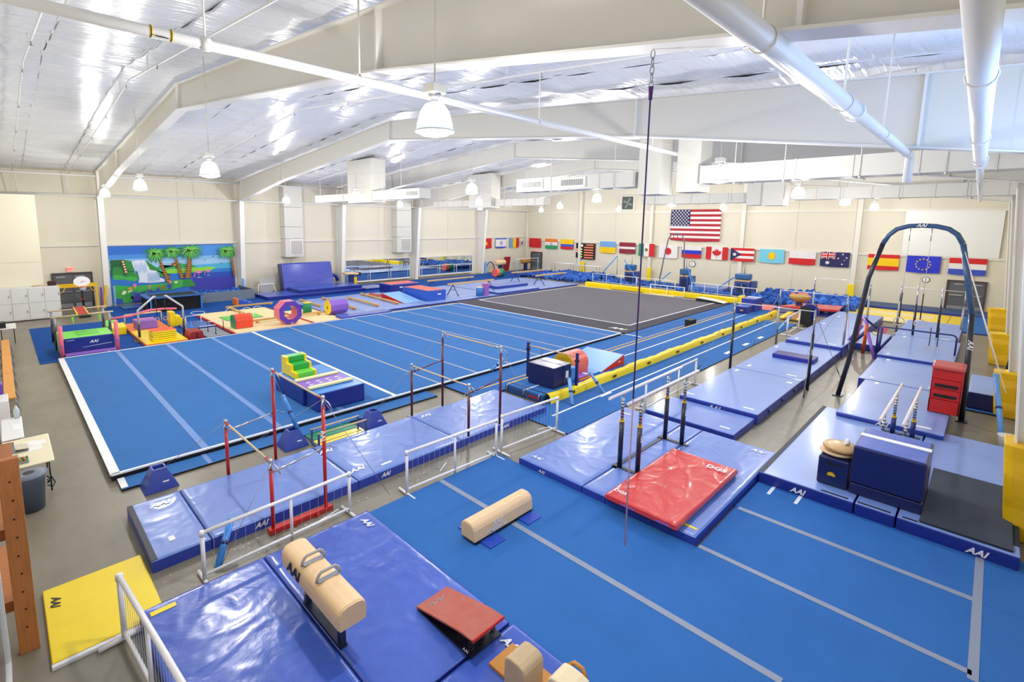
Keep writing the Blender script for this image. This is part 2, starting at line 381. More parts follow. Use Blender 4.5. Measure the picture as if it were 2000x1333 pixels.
# ------------------------------------------------------------------ pipes under the roof
def pipe(name, label, pts, r_, n=14, m=None, hang=(), rings=()):
    r = thing(name, label, 'pipe', pts[0]); obj('pipe_run', MB().tube(pts, r_, n), m or pipe_m, r)
    for p in hang: obj('hanger_rod', MB().tube([p, (p[0], p[1], zt(p[1])+.2)], .012, 6).tube([(p[0], p[1]+(r_+.01)*math.cos(a), p[2]+(r_+.01)*math.sin(a)) for a in [k*PI/6 for k in range(12)]], .008, 4, closed=True), steelw, r)
    for q in rings:
        obj('coupling', MB().tube([(q[0]-.05, q[1], q[2]), (q[0]+.05, q[1], q[2])], r_*1.25, n), pipe_m, r)
    return r
pa = pipe('rain_pipe', 'long thin white pipe running from the upper left corner to the ducts', [(.05, 6.72, 7.48), (1.9, 6.72, 7.47), (14.7, 6.72, 7.45)], .062, hang=[(2.0, 6.72, 7.47), (4.1, 6.72, 7.47), (8.3, 6.72, 7.46), (13.2, 6.72, 7.45)], rings=[(2.0, 6.72, 7.47)])
for x in (1.42, 1.62):
    obj('hazard_band', MB().tube([(x, 6.72, 7.475), (x+.03, 6.72, 7.475)], .066, 14), M('hazard_yellow', '#d9b400', .5), pa); obj('hazard_stripe', MB().tube([(x+.01, 6.72, 7.475), (x+.02, 6.72, 7.475)], .068, 14), black, pa)
obj('pipe_label', MB().box(1.47, 1.6, 6.652, 6.66, 7.415, 7.425), black, pa)
pipe('rain_pipe', 'thick white pipe slanting past the first roof frame, ending at the second', [(1.0, 1.4, 6.82), (8.0, 1.4, 6.83)], .095, hang=[(4.4, 1.4, 6.82), (7.3, 1.4, 6.83)], rings=[(7.95, 1.4, 6.83)])
pipe('rain_pipe', 'slimmer white pipe continuing the thick slanting one to its wall bracket', [(8.0, 1.4, 6.83), (13.6, 1.4, 6.84), (13.7, 1.4, 6.78), (13.7, 1.4, 6.3)], .075, hang=[(10.2, 1.4, 6.84), (13.0, 1.4, 6.84)])
pipe('rain_pipe', 'thickest white pipe hanging down the upper right of the picture', [(1.2, .13, 6.56), (13.2, .36, 6.56)], .085, hang=[(5.6, .215, 6.56), (9.4, .29, 6.56), (12.2, .34, 6.56)], rings=[(13.1, .36, 6.56)])
pipe('rain_pipe', 'white pipe end beyond the thickest pipe, beside the right wall columns', [(13.2, .36, 6.56), (30, .66, 6.5)], .06, hang=[(17, .43, 6.55), (24, .55, 6.52)])
for k, X in enumerate((.9, 3.3, 8.7, 16.9, 24.7, 33)):
    r = thing('sprinkler_line', 'thin white sprinkler line under the roof in bay %s from the camera' % ['one, outer', 'one, inner', 'two', 'three', 'four', 'five'][k], 'pipe', (X, RIDGE, zt(RIDGE)-.1))
    yy = [.5, 6, RIDGE, 31, 37.4]
    obj('pipe_run', MB().tube([(X, y, zt(y)-.1) for y in yy], .025, 8), pipe_m, r)
    for y in range(3, 37, 4):
        obj('sprinkler_head', MB().tube([(X, y, zt(y)-.1), (X, y, zt(y)-.2)], .014, 6).tube([(X, y, zt(y)-.2), (X, y, zt(y)-.21)], .035, 8), steel, r)
        obj('hanger_rod', MB().tube([(X, y+1, zt(y+1)-.1), (X, y+1, zt(y+1)+.25)], .01, 5), pipe_m, r)
pipe('sprinkler_main', 'upper white pipe running along the back wall near the roof', [(WX0+.1, 36.9, 7.8), (.3, 36.9, 7.85), (22.2, 36.9, 7.98)], .05, 10, hang=[(4, 36.9, 7.87), (9, 36.9, 7.9), (15, 36.9, 7.93)])
pipe('sprinkler_main', 'lower white pipe running the whole length of the back wall', [(WX0+.1, 37.3, 6.75), (22, 37.3, 6.72), (44.5, 37.3, 6.65)], .055, 10)
pipe('sprinkler_main', 'vertical white riser pipe standing in the far left corner', [(44.5, 37.3, 6.65), (44.5, 37.3, .02)], .05, 10)
for k, x in enumerate((1, 3.2, 10.5, 13.4)): pipe('drop_pipe', 'short white vertical pipe joining the two back wall pipes, %s from the left' % ORD[k], [(x, 37.0, 7.85), (x, 37.25, 6.8)], .03, 8)
# ------------------------------------------------------------------ lamps
rowt = ['nearest the camera', 'second nearest', 'middle', 'second farthest', 'farthest, by the flags']
colt = ['closest to the right wall', 'second from the right wall', 'second from the back wall', 'closest to the back wall']
LR = {}
for i, X in enumerate(LAMP_X):
    for j, Y in enumerate(LAMP_Y):
        z = LAMP_Z-(.02*i if j == 0 else 0); x, y = X, Y+(.35*(i > 1) if j == 0 else 0); key = (j, y)
        lab = 'glowing bell-shaped pendant lamp in the row %s, %s' % (rowt[i], colt[j])
        if key not in LR:
            lr = LR[key] = thing('pendant_lamp', lab, 'lamp', (x, y, z), 'bell pendant lamps under the roof')
            obj('stem', MB().tube([(x, y, z+.58), (x, y, zt(y)+.32)], .012, 8), steelw, lr)
            obj('ballast_box', MB().box(x-.11, x+.11, y-.1, y+.1, z+.46, z+.58), steelw, lr, bevel=.01)
            obj('socket', MB().lathe([(.1, .46), (.055, .41), (.05, .37), (.07, .34)], (x, y, z), 12), steel, lr)
            obj('shade', MB().lathe([(.06, .35), (.125, .325), (.185, .24), (.229, .08)], (x, y, z), 16), glow, lr)
            obj('shade_skirt', MB().lathe([(.2295, .079), (.238, .03), (.24, 0)], (x, y, z), 16), M('lamp_skirt', '#dfe7ec', .15, emit=.62), lr)
            sh = lr
            obj('lens_ring', MB().tube([(x+.243*math.cos(a), y+.243*math.sin(a), z) for a in [k*PI/12 for k in range(24)]], .012, 6, closed=True), M('lens_rim', '#cfd4da', .2), lr)
            obj('lens', MB().lathe([(.235, -.005), (.17, -.045), (.06, -.065), (.01, -.068)], (x, y, z), 24), M('lamp_lens', '#f6f9fa', .15, emit=.9), lr)
        else: dup(LR[key], (x, y, z), lab)
        l = bpy.data.lights.new('lamp_light', 'POINT'); l.energy = LAMP_W; l.color = LAMP_COL; l.shadow_soft_size = .12
        lo = bpy.data.objects.new('lamp_light', l); COL.objects.link(lo); lo.location = (x, y, z-.22)
# ------------------------------------------------------------------ ducts
def duct(name, label, X, y0, y1, z0, z1, dx=.75, joints=6, grille=None, straps=()):
    r = thing(name, label, 'air duct', (X, (y0+y1)/2, z0)); n = joints
    for k in range(n):
        a = y0+(y1-y0)*k/n; b = y0+(y1-y0)*(k+1)/n
        obj('duct_section', MB().box(X, X+dx, a+.008, b-.008, z0, z1), duct_m, r, bevel=.012)
        obj('joint_flange', MB().box(X-.015, X+dx+.015, b-.012, b+.012, z0-.015, z1+.015), duct_m, r)
    for g in (grille or ()):
        obj('grille_frame', MB().box(X-.05, X, g-.6, g+.6, z0+.08, z1-.08), flange_m, r)
        mb = MB()
        for q in range(12): mb.box(X-.075, X-.05, g-.5+q*.085, g-.5+q*.085+.05, z0+.16, z1-.16)
        obj('grille', mb, grille_m, r)
    for s in (straps or (y0+.8, y1-.8)):
        obj('hanger_strap', MB().tube([(X-.02, s, z0-.03), (X-.02, s, zt(s)+.22)], .01, 5).box(X-.03, X+dx+.03, s-.02, s+.02, z0-.05, z0-.015), steelw, r)
    return r
def drop(label, X, y0, y1, z0, dx=.9, flare=0, y2=None):
    r = thing('duct_riser', label, 'air duct', (X, (y0+y1)/2, z0)); zz = min(zt(y0), zt(y1))+.24
    obj('riser_shaft', MB().box(X, X+dx, y0, y1, z0, zz), duct_m, r, bevel=.01)
    for z in (z0+.9, z0+1.7): obj('joint_flange', MB().box(X-.015, X+dx+.015, y0-.015, y1+.015, z, z+.025), duct_m, r)
    return r
duct('air_duct', 'large white duct in the upper right, nearer of the two long ones', 16.2, WY0, 6.6, 6.68, 7.22, joints=6, straps=(1.0, 2.6, 4.3, 5.6))
duct('air_duct', 'white duct with two grilles above the hanging rope', 16.2, 8.9, 14.2, 6.68, 7.22, joints=4, grille=(13.4, 11.4), straps=(9.6, 12.4))
drop('white duct riser left of the thick one, over the rope', 16.3, 7.95, 8.75, 6.4); drop('white duct riser beside the end of the long upper right duct', 16.5, 6.75, 7.5, 6.45)
duct('air_duct', 'farther long white duct on the right, above the striped national flag', 27.4, WY0, 6.9, 6.6, 7.12, joints=8, straps=(1, 3, 5))
duct('air_duct', 'white duct running behind the hanging rope in the far half', 28.2, 9.0, 14.8, 6.55, 7.05, joints=6)
drop('far white duct riser above the striped flag with a blue triangle', 27.4, 7.2, 8.1, 6.35); drop('far white duct riser just left of the farther right duct', 27.8, 8.2, 8.95, 6.4)
duct('air_duct', 'white duct with one grille in front of the back wall, nearer one', 16.2, 20.9, 25.4, 6.62, 7.15, joints=7, grille=(21.5,), straps=(22.5, 24.3))
drop('broad white duct riser by the back wall, second roof bay', 16.2, 25.5, 28.2, 6.5, 1.0)
duct('air_duct', 'white duct ending at the leftmost back wall riser', 16.4, 28.4, 33, 6.65, 7.12, joints=7)
duct('air_duct', 'white duct with rounded end right of the farther back riser', 27.2, 21.4, 25.8, 6.6, 7.1, joints=6)
drop('white duct riser by the back wall, fourth roof bay', 27.0, 26.2, 28.6, 6.5, 1.0)
duct('air_duct', 'short white duct left of the farther back riser', 27.2, 28.8, 33.2, 6.62, 7.1, joints=7)
for x0, x1, lab in ((15.9, 17.35, 'tall white return duct on the back wall behind the big blue crash mat'), (26.2, 27.8, 'tall white return duct on the back wall beside the mirrors')):
    r = thing('wall_duct', lab, 'air duct', ((x0+x1)/2, 37.6, 2.6))
    for a, b in ((2.6, 4.0), (4.0, 4.9), (4.9, 6.4), (6.4, 8)): obj('duct_section', MB().box(x0, x1, 37.1, 38, a+.008, b-.008), duct_m, r, bevel=.012)
    obj('grille_frame', MB().box(x0+.35, x1-.06, 37.06, 37.1, 2.72, 3.95), flange_m, r); g = MB()
    for q in range(18): g.box(x0+.42, x1-.13, 37.03, 37.06, 2.8+q*.06, 2.8+q*.06+.03)
    obj('grille', g, grille_m, r)
fr = thing('exhaust_fan', 'square wall fan with dark blades above the pale blue and yellow flag', 'fan', (WX1-.1, 25.2, 6.75))
obj('fan_housing', MB().box(WX1-.25, WX1, 24.5, 25.95, 6.7, 6.8).box(WX1-.25, WX1, 24.5, 25.95, 8.05, 8.15).box(WX1-.25, WX1, 24.5, 24.6, 6.8, 8.05).box(WX1-.25, WX1, 25.85, 25.95, 6.8, 8.05), flange_m, fr)
obj('fan_back', MB().box(WX1-.06, WX1-.02, 24.6, 25.85, 6.8, 8.05), M('fan_dark', '#5a655c', .6), fr)
for k in range(4): obj('fan_blade', MB().obox((WX1-.14, 25.22+.28*math.cos(k*PI/2+.4), 7.42+.28*math.sin(k*PI/2+.4)), (.03, .5, .2), (k*PI/2+.4, .3, 0)), M('fan_blade_grey', '#8d958f', .5), fr)
# ------------------------------------------------------------------ flags and wall items
def F_(n, h): return M('flag_'+n, h, .75, .06, 6, .05, 3)
fc = dict(r=F_('red', '#cf2026'), w=F_('white', '#e9e5e6'), b=F_('navy', '#28285e'), u=F_('blue', '#3c52c0'), y=F_('yellow', '#f2c800'), g=F_('green', '#2f9a63'), o=F_('orange', '#ef7f2e'), s=F_('sky', '#74a4dc'), c=F_('cyan', '#77cbe6'), m=F_('maroon', '#8a2a38'), e=F_('royal', '#2734c8'), k=F_('black', '#26282c'), n=F_('brown', '#8a6a3a'), B=F_('glory', '#b22234'), d=F_('deepgreen', '#2f7f62'))
FK = list(fc); FM = [fc[k] for k in FK]
def star(cu, cv, r, n=5, inner=.4, a0=PI/2):
    return [(cu+(r if k % 2 == 0 else r*inner)*math.cos(a0+k*PI/n), cv+(r if k % 2 == 0 else r*inner)*math.sin(a0+k*PI/n)) for k in range(2*n)]
def disc(cu, cv, r, n=24): return [(cu+r*math.cos(2*PI*k/n), cv+r*math.sin(2*PI*k/n)) for k in range(n)]
def flag(label, wall, p0, W, H, cols, rows, colour, emblems=(), z0=None, name='national_flag', off=0):
    """wall 'far': p0 = (Y of left edge, z of lower edge); wall 'back': p0 = (X of left edge, z)"""
    ph = random.uniform(0, 6)
    def P(u, v, d=0):
        wv = .05+.022*math.sin(u*7/W*1.2+ph+v*1.5)*(1.15-v/H)+.008*math.sin(u*23/W+v*5+ph); sagv = v-.03*H*math.sin(PI*u/W)*(v/H < .05)
        d += wv+off
        return (WX1-.12-d, p0[0]-u, p0[1]+sagv) if wall == 'far' else (p0[0]+u, WY1-.12-d, p0[1]+sagv)
    mb = MB(); K = max(1, int(16/cols)); R = max(1, int(12/rows)); nu, nv = cols*K, rows*R
    for j in range(nv+1):
        for i in range(nu+1): mb.v.append(P(W*i/nu, H*j/nv))
    for j in range(nv):
        for i in range(nu):
            n = j*(nu+1)+i; mb.f.append([n, n+1, n+nu+2, n+nu+1]); mb.m.append(FK.index(colour(i//K, j//R))); mb.s.append(True)
    o = obj(name, mb, FM, None, label, 'flag', None)
    for k, (c, poly) in enumerate(emblems):
        L = .034+.004*k; e = MB(); n = len(poly)
        cu = sum(p[0] for p in poly)/n; cv = sum(p[1] for p in poly)/n
        vs = [P(cu, cv, L)]+[P(p[0], p[1], L) for p in poly]
        e.add(vs, [(0, q+1, (q+1) % n+1) for q in range(n)]); obj('emblem', e, fc[c], o)
    obj('header_band', MB().tube([P(0, H, -.02), P(W, H, -.02)], .012, 5), cloth_w, o)
    return o
def fl(label, a, b, z0, z1, *k, wall='far', **q): return flag(label, wall, (a, z0), abs(a-b), z1-z0, *k, **q)
H_ = lambda *c: (lambda i, j: c[len(c)-1-j])     # horizontal bands from the top
V_ = lambda *c: (lambda i, j: c[i])
fl('red flag with a yellow star, leftmost flag, on the back wall', 37.55, 39.2, 2.62, 3.68, 1, 1, lambda i, j: 'r', [('y', star(.8, .5, .32))], wall='back')
fl('white flag with two blue bands and a six-pointed star', 39.85, 41.6, 2.62, 3.68, 1, 8, lambda i, j: 'u' if j in (0, 7) else 'w', [('u', star(.87, .53, .26, 3, .5)), ('u', star(.87, .53, .26, 3, .5, -PI/2)), ('w', disc(.87, .53, .11))], wall='back')
fl('blue, yellow and red vertically striped flag near the corner', 42.2, 43.75, 2.6, 3.68, 3, 1, V_('s', 'y', 'r'), wall='back')
fl('small white banner with a round grey emblem in the corner', 44.0, 44.75, 2.75, 3.45, 1, 1, lambda i, j: 'w', [('k', disc(.37, .35, .25)), ('w', disc(.37, .35, .19)), ('k', star(.37, .35, .12))], wall='back')
fl('plain dark red flag above the single grey door', 37.55, 35.8, 2.6, 3.65, 1, 1, lambda i, j: 'r')
fl('orange, white and green flag with a small wheel', 35.2, 33.5, 2.55, 3.65, 1, 3, H_('o', 'w', 'g'), [('u', disc(.85, .55, .15)), ('w', disc(.85, .55, .11)), ('u', disc(.85, .55, .03))])
fl('yellow, blue and red horizontally banded flag left of the score board', 33.05, 31.4, 2.6, 3.66, 1, 4, H_('y', 'y', 'u', 'r'))
fl('pale blue over yellow flag right of the score board', 28.1, 26.3, 2.45, 3.6, 1, 2, H_('s', 'y'))
fl('dark red flag with one white band across', 25.9, 24.15, 2.5, 3.58, 1, 5, H_('m', 'm', 'w', 'm', 'm'))
fl('green, white and red flag with a brown crest behind the rope', 23.7, 22.1, 2.35, 3.55, 3, 1, V_('d', 'w', 'r'), [('n', disc(.8, .62, .15)), ('d', star(.8, .56, .07))], off=.2)
fl('white flag with a red disc', 21.75, 20.0, 2.3, 3.45, 1, 1, lambda i, j: 'w', [('r', disc(.88, .62, .32))])
fl('white, blue and red horizontally banded flag above the wall clock', 19.6, 17.85, 2.43, 3.45, 1, 3, H_('w', 'e', 'r'))
fl('red and white flag with a red maple leaf', 17.45, 15.65, 2.42, 3.5, 4, 1, V_('r', 'w', 'w', 'r'), [('r', [(.9, .93), (.97, .80), (1.06, .85), (1.03, .68), (1.14, .76), (1.18, .70), (1.29, .72), (1.25, .60), (1.30, .56), (1.10, .40), (1.13, .33), (.93, .36), (.92, .18), (.88, .18), (.87, .36), (.67, .33), (.70, .40), (.50, .56), (.55, .60), (.51, .72), (.62, .70), (.66, .76), (.77, .68), (.74, .85), (.83, .80)])])
fl('red and white striped flag with a white star on a blue triangle', 15.35, 13.55, 2.42, 3.5, 1, 5, H_('r', 'w', 'r', 'w', 'r'), [('b', [(0, 0), (.85, .54), (0, 1.08)]), ('w', star(.32, .54, .2))], off=.2)
fl('light blue flag with a yellow sun', 13.2, 11.45, 2.42, 3.5, 1, 1, lambda i, j: 'c', [('y', disc(.9, .6, .2)), ('y', star(.9, .6, .3, 12, .7)), ('y', [(.5, .5), (.9, .3), (1.3, .5), (.9, .22)])])
fl('white over red flag hanging above the yellow high bar', 11.1, 9.35, 2.42, 3.35, 1, 2, H_('w', 'r'))
fl('navy flag with white stars and a small crossed canton', 9.05, 7.25, 2.4, 3.48, 1, 1, lambda i, j: 'b',
   [('w', [(0, 1.0), (0, 1.08), (.1, 1.08), (.95, .62), (.95, .54), (.85, .54)]), ('w', [(0, .54), (.1, .54), (.95, 1.0), (.95, 1.08), (.85, 1.08), (0, .62)]),
    ('r', [(0, 1.04), (0, 1.08), (.05, 1.08), (.95, .58), (.95, .54), (.9, .54)]), ('r', [(0, .54), (.05, .54), (.95, 1.04), (.95, 1.08), (.9, 1.08), (0, .58)]),
    ('w', [(.38, .54), (.57, .54), (.57, 1.08), (.38, 1.08)]), ('w', [(0, .72), (.95, .72), (.95, .9), (0, .9)]), ('r', [(.42, .54), (.53, .54), (.53, 1.08), (.42, 1.08)]), ('r', [(0, .76), (.95, .76), (.95, .86), (0, .86)]),
    ('w', star(.48, .27, .17, 7, .45)), ('w', star(1.38, .93, .08, 7)), ('w', star(1.12, .62, .08, 7)), ('w', star(1.62, .68, .08, 7)), ('w', star(1.38, .2, .08, 7)), ('w', star(1.5, .5, .05, 5))])
fl('red, yellow and red banded flag behind the rings tower left leg', 6.2, 4.5, 2.38, 3.46, 1, 4, H_('r', 'y', 'y', 'r'))
fl('royal blue flag with a circle of yellow stars', 4.1, 2.4, 2.35, 3.46, 1, 1, lambda i, j: 'e', [('y', star(.85+.36*math.cos(k*PI/6), .55+.36*math.sin(k*PI/6), .07)) for k in range(12)])
fl('red, white and blue banded flag, rightmost flag on the wall', 2.0, .28, 2.36, 3.43, 1, 3, H_('r', 'w', 'u'))
us = flag('large striped national flag with a star-spangled navy canton', 'far', (20.8, 3.98), 4.4, 2.75, 10, 13, lambda i, j: 'b' if (i < 4 and j > 5) else ('B' if j % 2 == 0 else 'w'))
for r_ in range(9):
    for c_ in range(6 if r_ % 2 == 0 else 5):
        u = .18+c_*.29+(.145 if r_ % 2 else 0); v = 2.75-.12-r_*.158
        e = MB(); pts = star(u, v, .09, 5, .5); vs = [(WX1-.12-.115, 20.8-p[0], 3.98+p[1]) for p in pts]; e.add(vs+[(WX1-.235, 20.8-u, 3.98+v)], [(q, (q+1) % 10, 10) for q in range(10)]); obj('star', e, fc['w'], us)
for (y, z, rr, lab) in ((18.62, 1.88, .27, 'round black-rimmed wall clock under the middle flags'), (3.02, 1.88, .19, 'round black-rimmed wall clock near the right double door')):
    r = thing('wall_clock', lab, 'clock', (WX1-.02, y, z))
    obj('clock_face', MB().lathe([(rr*.88, -.05), (rr*.88, 0)], (WX1-.02, y, z), 28, axis='x'), paper, r)
    obj('clock_rim', MB().tube([(WX1-.06, y+rr*.94*math.cos(a), z+rr*.94*math.sin(a)) for a in [k*PI/14 for k in range(28)]], rr*.09, 6, closed=True), black, r)
    obj('clock_hand', MB().box(WX1-.085, WX1-.075, y-.012, y+.012, z, z+rr*.6), black, r); obj('clock_hand', MB().box(WX1-.085, WX1-.075, y-.012, y+.012, z-rr*.5, z), black, r)
sb = thing('score_board', 'black electronic score board with red and green rows', 'scoreboard', (WX1-.1, 29.9, 1.65))
obj('cabinet', MB().box(WX1-.22, WX1-.02, 28.7, 30.55, 1.65, 3.3), black, sb, bevel=.02); obj('side_panel', MB().box(WX1-.2, WX1-.02, 30.6, 31.0, 1.75, 3.3), black, sb)
obj('side_poster', MB().box(WX1-.21, WX1-.2, 30.62, 30.98, 2.3, 2.75), M('poster_pink', '#e8a8a0', .6), sb)
ledr = M('led_red', '#ff6a4a', .5, emit=1.2); ledg = M('led_green', '#c8ef7a', .5, emit=1.0)
obj('notice', MB().box(WX1-.235, WX1-.22, 30.12, 30.5, 2.95, 3.18), paper, sb)
for k in range(6): obj('digit_row', MB().box(WX1-.235, WX1-.22, 28.85, 29.95 if k else 29.7, 3.1-k*.265, 3.1-k*.265+.09), ledr, sb)
for k in range(4): obj('digit_row', MB().box(WX1-.235, WX1-.22, 30.2, 30.5, 2.62-k*.265, 2.62-k*.265+.1), ledg, sb, label='green lit digit row')
for D, lab, loc in (('y', 'lit red EXIT sign above the double door by the cabinets', (3.0, WY1-.12, 2.22)), ('f', 'lit red EXIT sign above the single far door', (WX1-.12, 36.7, 2.12)), ('f', 'lit red EXIT sign above the right double door', (WX1-.12, 1.0, 2.02))):
    x, y, z = loc; r = thing('exit_sign', lab, 'sign', loc); B = MB().box(x-.16, x+.16, y, y+.06, z, z+.28) if D == 'y' else MB().box(x, x+.06, y-.18, y+.18, z, z+.24)
    obj('housing', B, M('exit_housing', '#f2b0a8', .4, emit=.25), r, bevel=.01)
    text('EXIT', (x, y-.006, z+.14) if D == 'y' else (x-.006, y, z+.12), FY if D == 'y' else FX, .15, M('exit_red', '#f03028', .4, emit=1.3), r, bold=.03)
pw = MB().box(WX1-.16, WX1-.13, -.19, 4.44, 3.5, 6.45); obj('whiteboard_panel', pw, M('panel_cool_white', '#e6e8e6', .35), None, 'big pale rectangular wall panel above the rightmost flags', 'panel')
# ------------------------------------------------------------------ mural
mur = thing('wall_mural', 'painted mural of palms, waterfall and flamingos on the back wall', 'mural', (8.6, WY1-.1, .1))
MX0, MW, MZ0, MH = 4.95, 7.45, .05, 3.62
PC = dict(sky1='#2a6fd0', sky2='#4a92e2', sky3='#86bdee', sky4='#9fcbf0', sea1='#4fb3dc', sea2='#2a7fd0', sea3='#2450b8', deep='#3a3cae', gr='#2f8f3c', gr2='#3fb34a', lg='#8edc3c', dg='#1d6434', hill='#3aa860', fall='#dfe8f8', fall2='#a9c8ee', trunk='#7a4a1c', band='#c98a3a', leaf='#3fae4c', leaf2='#8fe06a', pink='#ee7bb0', pur='#3c2f96', blue='#2f55c0', flo='#f0805c', fw='#f0e0c0', blk='#20242c', riv='#2d74cc', org='#e09040', red='#c8322c')
PK = list(PC); PM = [M('paint_'+k, v, .6) for k, v in PC.items()]
lay = [0]
def paint(name, shapes, part=None):
    mb = MB()
    for c, pts in shapes:
        lay[0] += 1; d = .012+.0009*lay[0]
        P = [(MX0+MW*u, WY1-.02-d, MZ0+MH*v) for u, v in pts]
        cu = sum(p[0] for p in P)/len(P); cv = sum(p[2] for p in P)/len(P)
        mb.add([(cu, P[0][1], cv)]+P, [(0, q+1, (q+1) % len(P)+1) for q in range(len(P))], PK.index(c))
    obj(name, mb, PM, mur)
def q(px, py): return (min(.998, (px-48)/1925), min(.996, (960-py+(px/1970)*20-20)/885))
R4 = lambda x0, x1, y0, y1: [q(x0, y0), q(x1, y0), q(x1, y1), q(x0, y1)]
obj('mural_board', MB().box(MX0, MX0+MW, WY1-.03, WY1, MZ0, MZ0+MH), PM[0], mur)
paint('painted_sky', [('sky1', R4(48, 1970, 85, 190)), ('sky2', R4(48, 1970, 190, 260)), ('sky3', R4(48, 1970, 260, 340)), ('sky4', R4(48, 1970, 320, 420)), ('sky2', [q(1000, 85), q(1970, 85), q(1970, 170), q(1300, 210), q(1000, 180)])])
paint('painted_sea', [('sea1', [q(700, 420), q(1350, 410), q(1970, 395), q(1970, 500), q(700, 500)]), ('sea2', R4(600, 1970, 495, 560)), ('sea3', R4(48, 1970, 555, 720)), ('deep', R4(1200, 1970, 640, 960)), ('riv', R4(48, 1250, 560, 700))])
paint('painted_hills', [('hill', [q(690, 450), q(760, 380), q(830, 430), q(950, 400), q(1060, 360), q(1130, 385), q(1240, 390), q(1350, 450)]), ('lg', [q(720, 520), q(800, 455), q(1200, 455), q(1560, 455), q(1650, 475), q(1560, 520), q(1100, 535)]), ('gr', [q(560, 290), q(610, 340), q(720, 430), q(800, 530), q(930, 550), q(700, 580), q(560, 480)])])
paint('painted_bank', [('dg', [q(60, 265), q(240, 265), q(330, 290), q(400, 470), q(250, 520), q(60, 520)]), ('gr', [q(85, 460), q(100, 385), q(150, 370), q(220, 400), q(240, 500), q(90, 520)]), ('gr', [q(255, 270), q(350, 295), q(385, 460), q(270, 430)]), ('gr', [q(250, 500), q(290, 460), q(400, 475), q(440, 510), q(430, 600), q(300, 560)]), ('gr2', [q(85, 570), q(85, 500), q(180, 495), q(250, 530), q(400, 545), q(430, 590), q(380, 620), q(240, 580)])])
fs = [('fall', [q(355, 300), q(420, 285), q(545, 290), q(610, 450), q(700, 470), q(740, 580), q(815, 620), q(810, 655), q(620, 660), q(430, 640), q(445, 580), q(430, 460), q(390, 450)])]
for k in range(26):
    x = 380+k*14; y0 = 310+random.uniform(0, 60)+(160 if x > 560 else 0)*1; fs.append(('fall2', [q(x, y0), q(x+6, y0), q(x+14, y0+120), q(x+6, y0+150)]))
paint('painted_waterfall', fs)
paint('painted_meadow', [('gr2', [q(90, 650), q(240, 680), q(430, 690), q(820, 680), q(980, 640), q(1090, 650), q(1090, 760), q(900, 800), q(600, 800), q(300, 860), q(240, 955), q(100, 960)]), ('gr', [q(1090, 640), q(1230, 650), q(1300, 770), q(1085, 770)]), ('blue', [q(90, 960), q(110, 860), q(300, 900), q(900, 960)]), ('leaf', [q(180, 860), q(240, 780), q(330, 900), q(300, 950), q(200, 945)]), ('leaf', [q(1000, 740), q(1040, 640), q(1085, 680), q(1075, 740)])])
def palm(trunk, w0, w1, crown, R, n=19):
    R *= 1.2
    s_ = []; (x0, y0), (x1, y1) = trunk
    s_.append(('trunk', [q(x0-w0, y0), q(x0+w0, y0), q(x1+w1, y1), q(x1-w1, y1)]))
    N = 11
    for k in range(N):
        t = (k+.5)/N; x = x0+(x1-x0)*t; y = y0+(y1-y0)*t; ww = (w0+(w1-w0)*t)*.72; s_.append(('band', [q(x-ww, y-8), q(x+ww, y-10), q(x+ww*.8, y+8), q(x-ww*.8, y+10)]))
    cx_, cy_ = crown
    for L, c, rr in ((0, 'gr', 1.12), (1, 'leaf', 1.0), (2, 'leaf2', .85)):
        for k in range(n):
            a = 2*PI*(k+L*.35)/n; dx, dy = math.cos(a), math.sin(a)*.62; r1 = R*rr*random.uniform(.72, 1.12); dr = .2*R*(1 if math.sin(a) > 0 else .3)
            px_, py_ = -math.sin(a), math.cos(a); w0_ = R*(.06, .045, .028)[L]; arch_ = .10*R*abs(math.cos(a))
            s_.append((c, [q(cx_, cy_), q(cx_+dx*r1*.45+px_*w0_, cy_+dy*r1*.45+py_*w0_-arch_), q(cx_+dx*r1*.85+px_*w0_*.7, cy_+dy*r1*.85+py_*w0_*.7+dr*.5), q(cx_+dx*r1, cy_+dy*r1+dr), q(cx_+dx*r1*.85-px_*w0_*.7, cy_+dy*r1*.85-py_*w0_*.7+dr*.6), q(cx_+dx*r1*.45-px_*w0_, cy_+dy*r1*.45-py_*w0_-arch_)]))
    paint('painted_palm', s_)
palm(((870, 660), (740, 240)), 36, 15, (715, 190), 150); palm(((1085, 620), (980, 200)), 32, 14, (965, 165), 130)
palm(((1165, 620), (1235, 190)), 52, 22, (1245, 160), 165); palm(((1965, 640), (1900, 210)), 36, 18, (1850, 190), 150)
paint('painted_palm', [('trunk', [q(205, 260), q(245, 260), q(275, 470), q(235, 480)])]+[('fw', [q(210+k*8, 280+k*40), q(240+k*8, 285+k*40), q(238+k*8, 305+k*40), q(215+k*8, 305+k*40)]) for k in range(5)])
def flam(x, y, s_):
    paint('painted_flamingo', [('pink', [q(x-50*s_, y), q(x-20*s_, y-22*s_), q(x+30*s_, y-20*s_), q(x+60*s_, y+8*s_), q(x+20*s_, y+30*s_), q(x-30*s_, y+25*s_)]), ('pink', [q(x-45*s_, y), q(x-60*s_, y+20*s_), q(x-50*s_, y+55*s_), q(x-80*s_, y+90*s_), q(x-90*s_, y+80*s_), q(x-68*s_, y+52*s_), q(x-75*s_, y+15*s_)]), ('pink', [q(x, y+25*s_), q(x+5*s_, y+25*s_), q(x+5*s_, y+95*s_), q(x, y+95*s_)]), ('fw', [q(x-30*s_, y+98*s_), q(x+40*s_, y+98*s_), q(x+40*s_, y+104*s_), q(x-30*s_, y+104*s_)])])
flam(1335, 520, 1.0); flam(1490, 510, .8)
sp = []
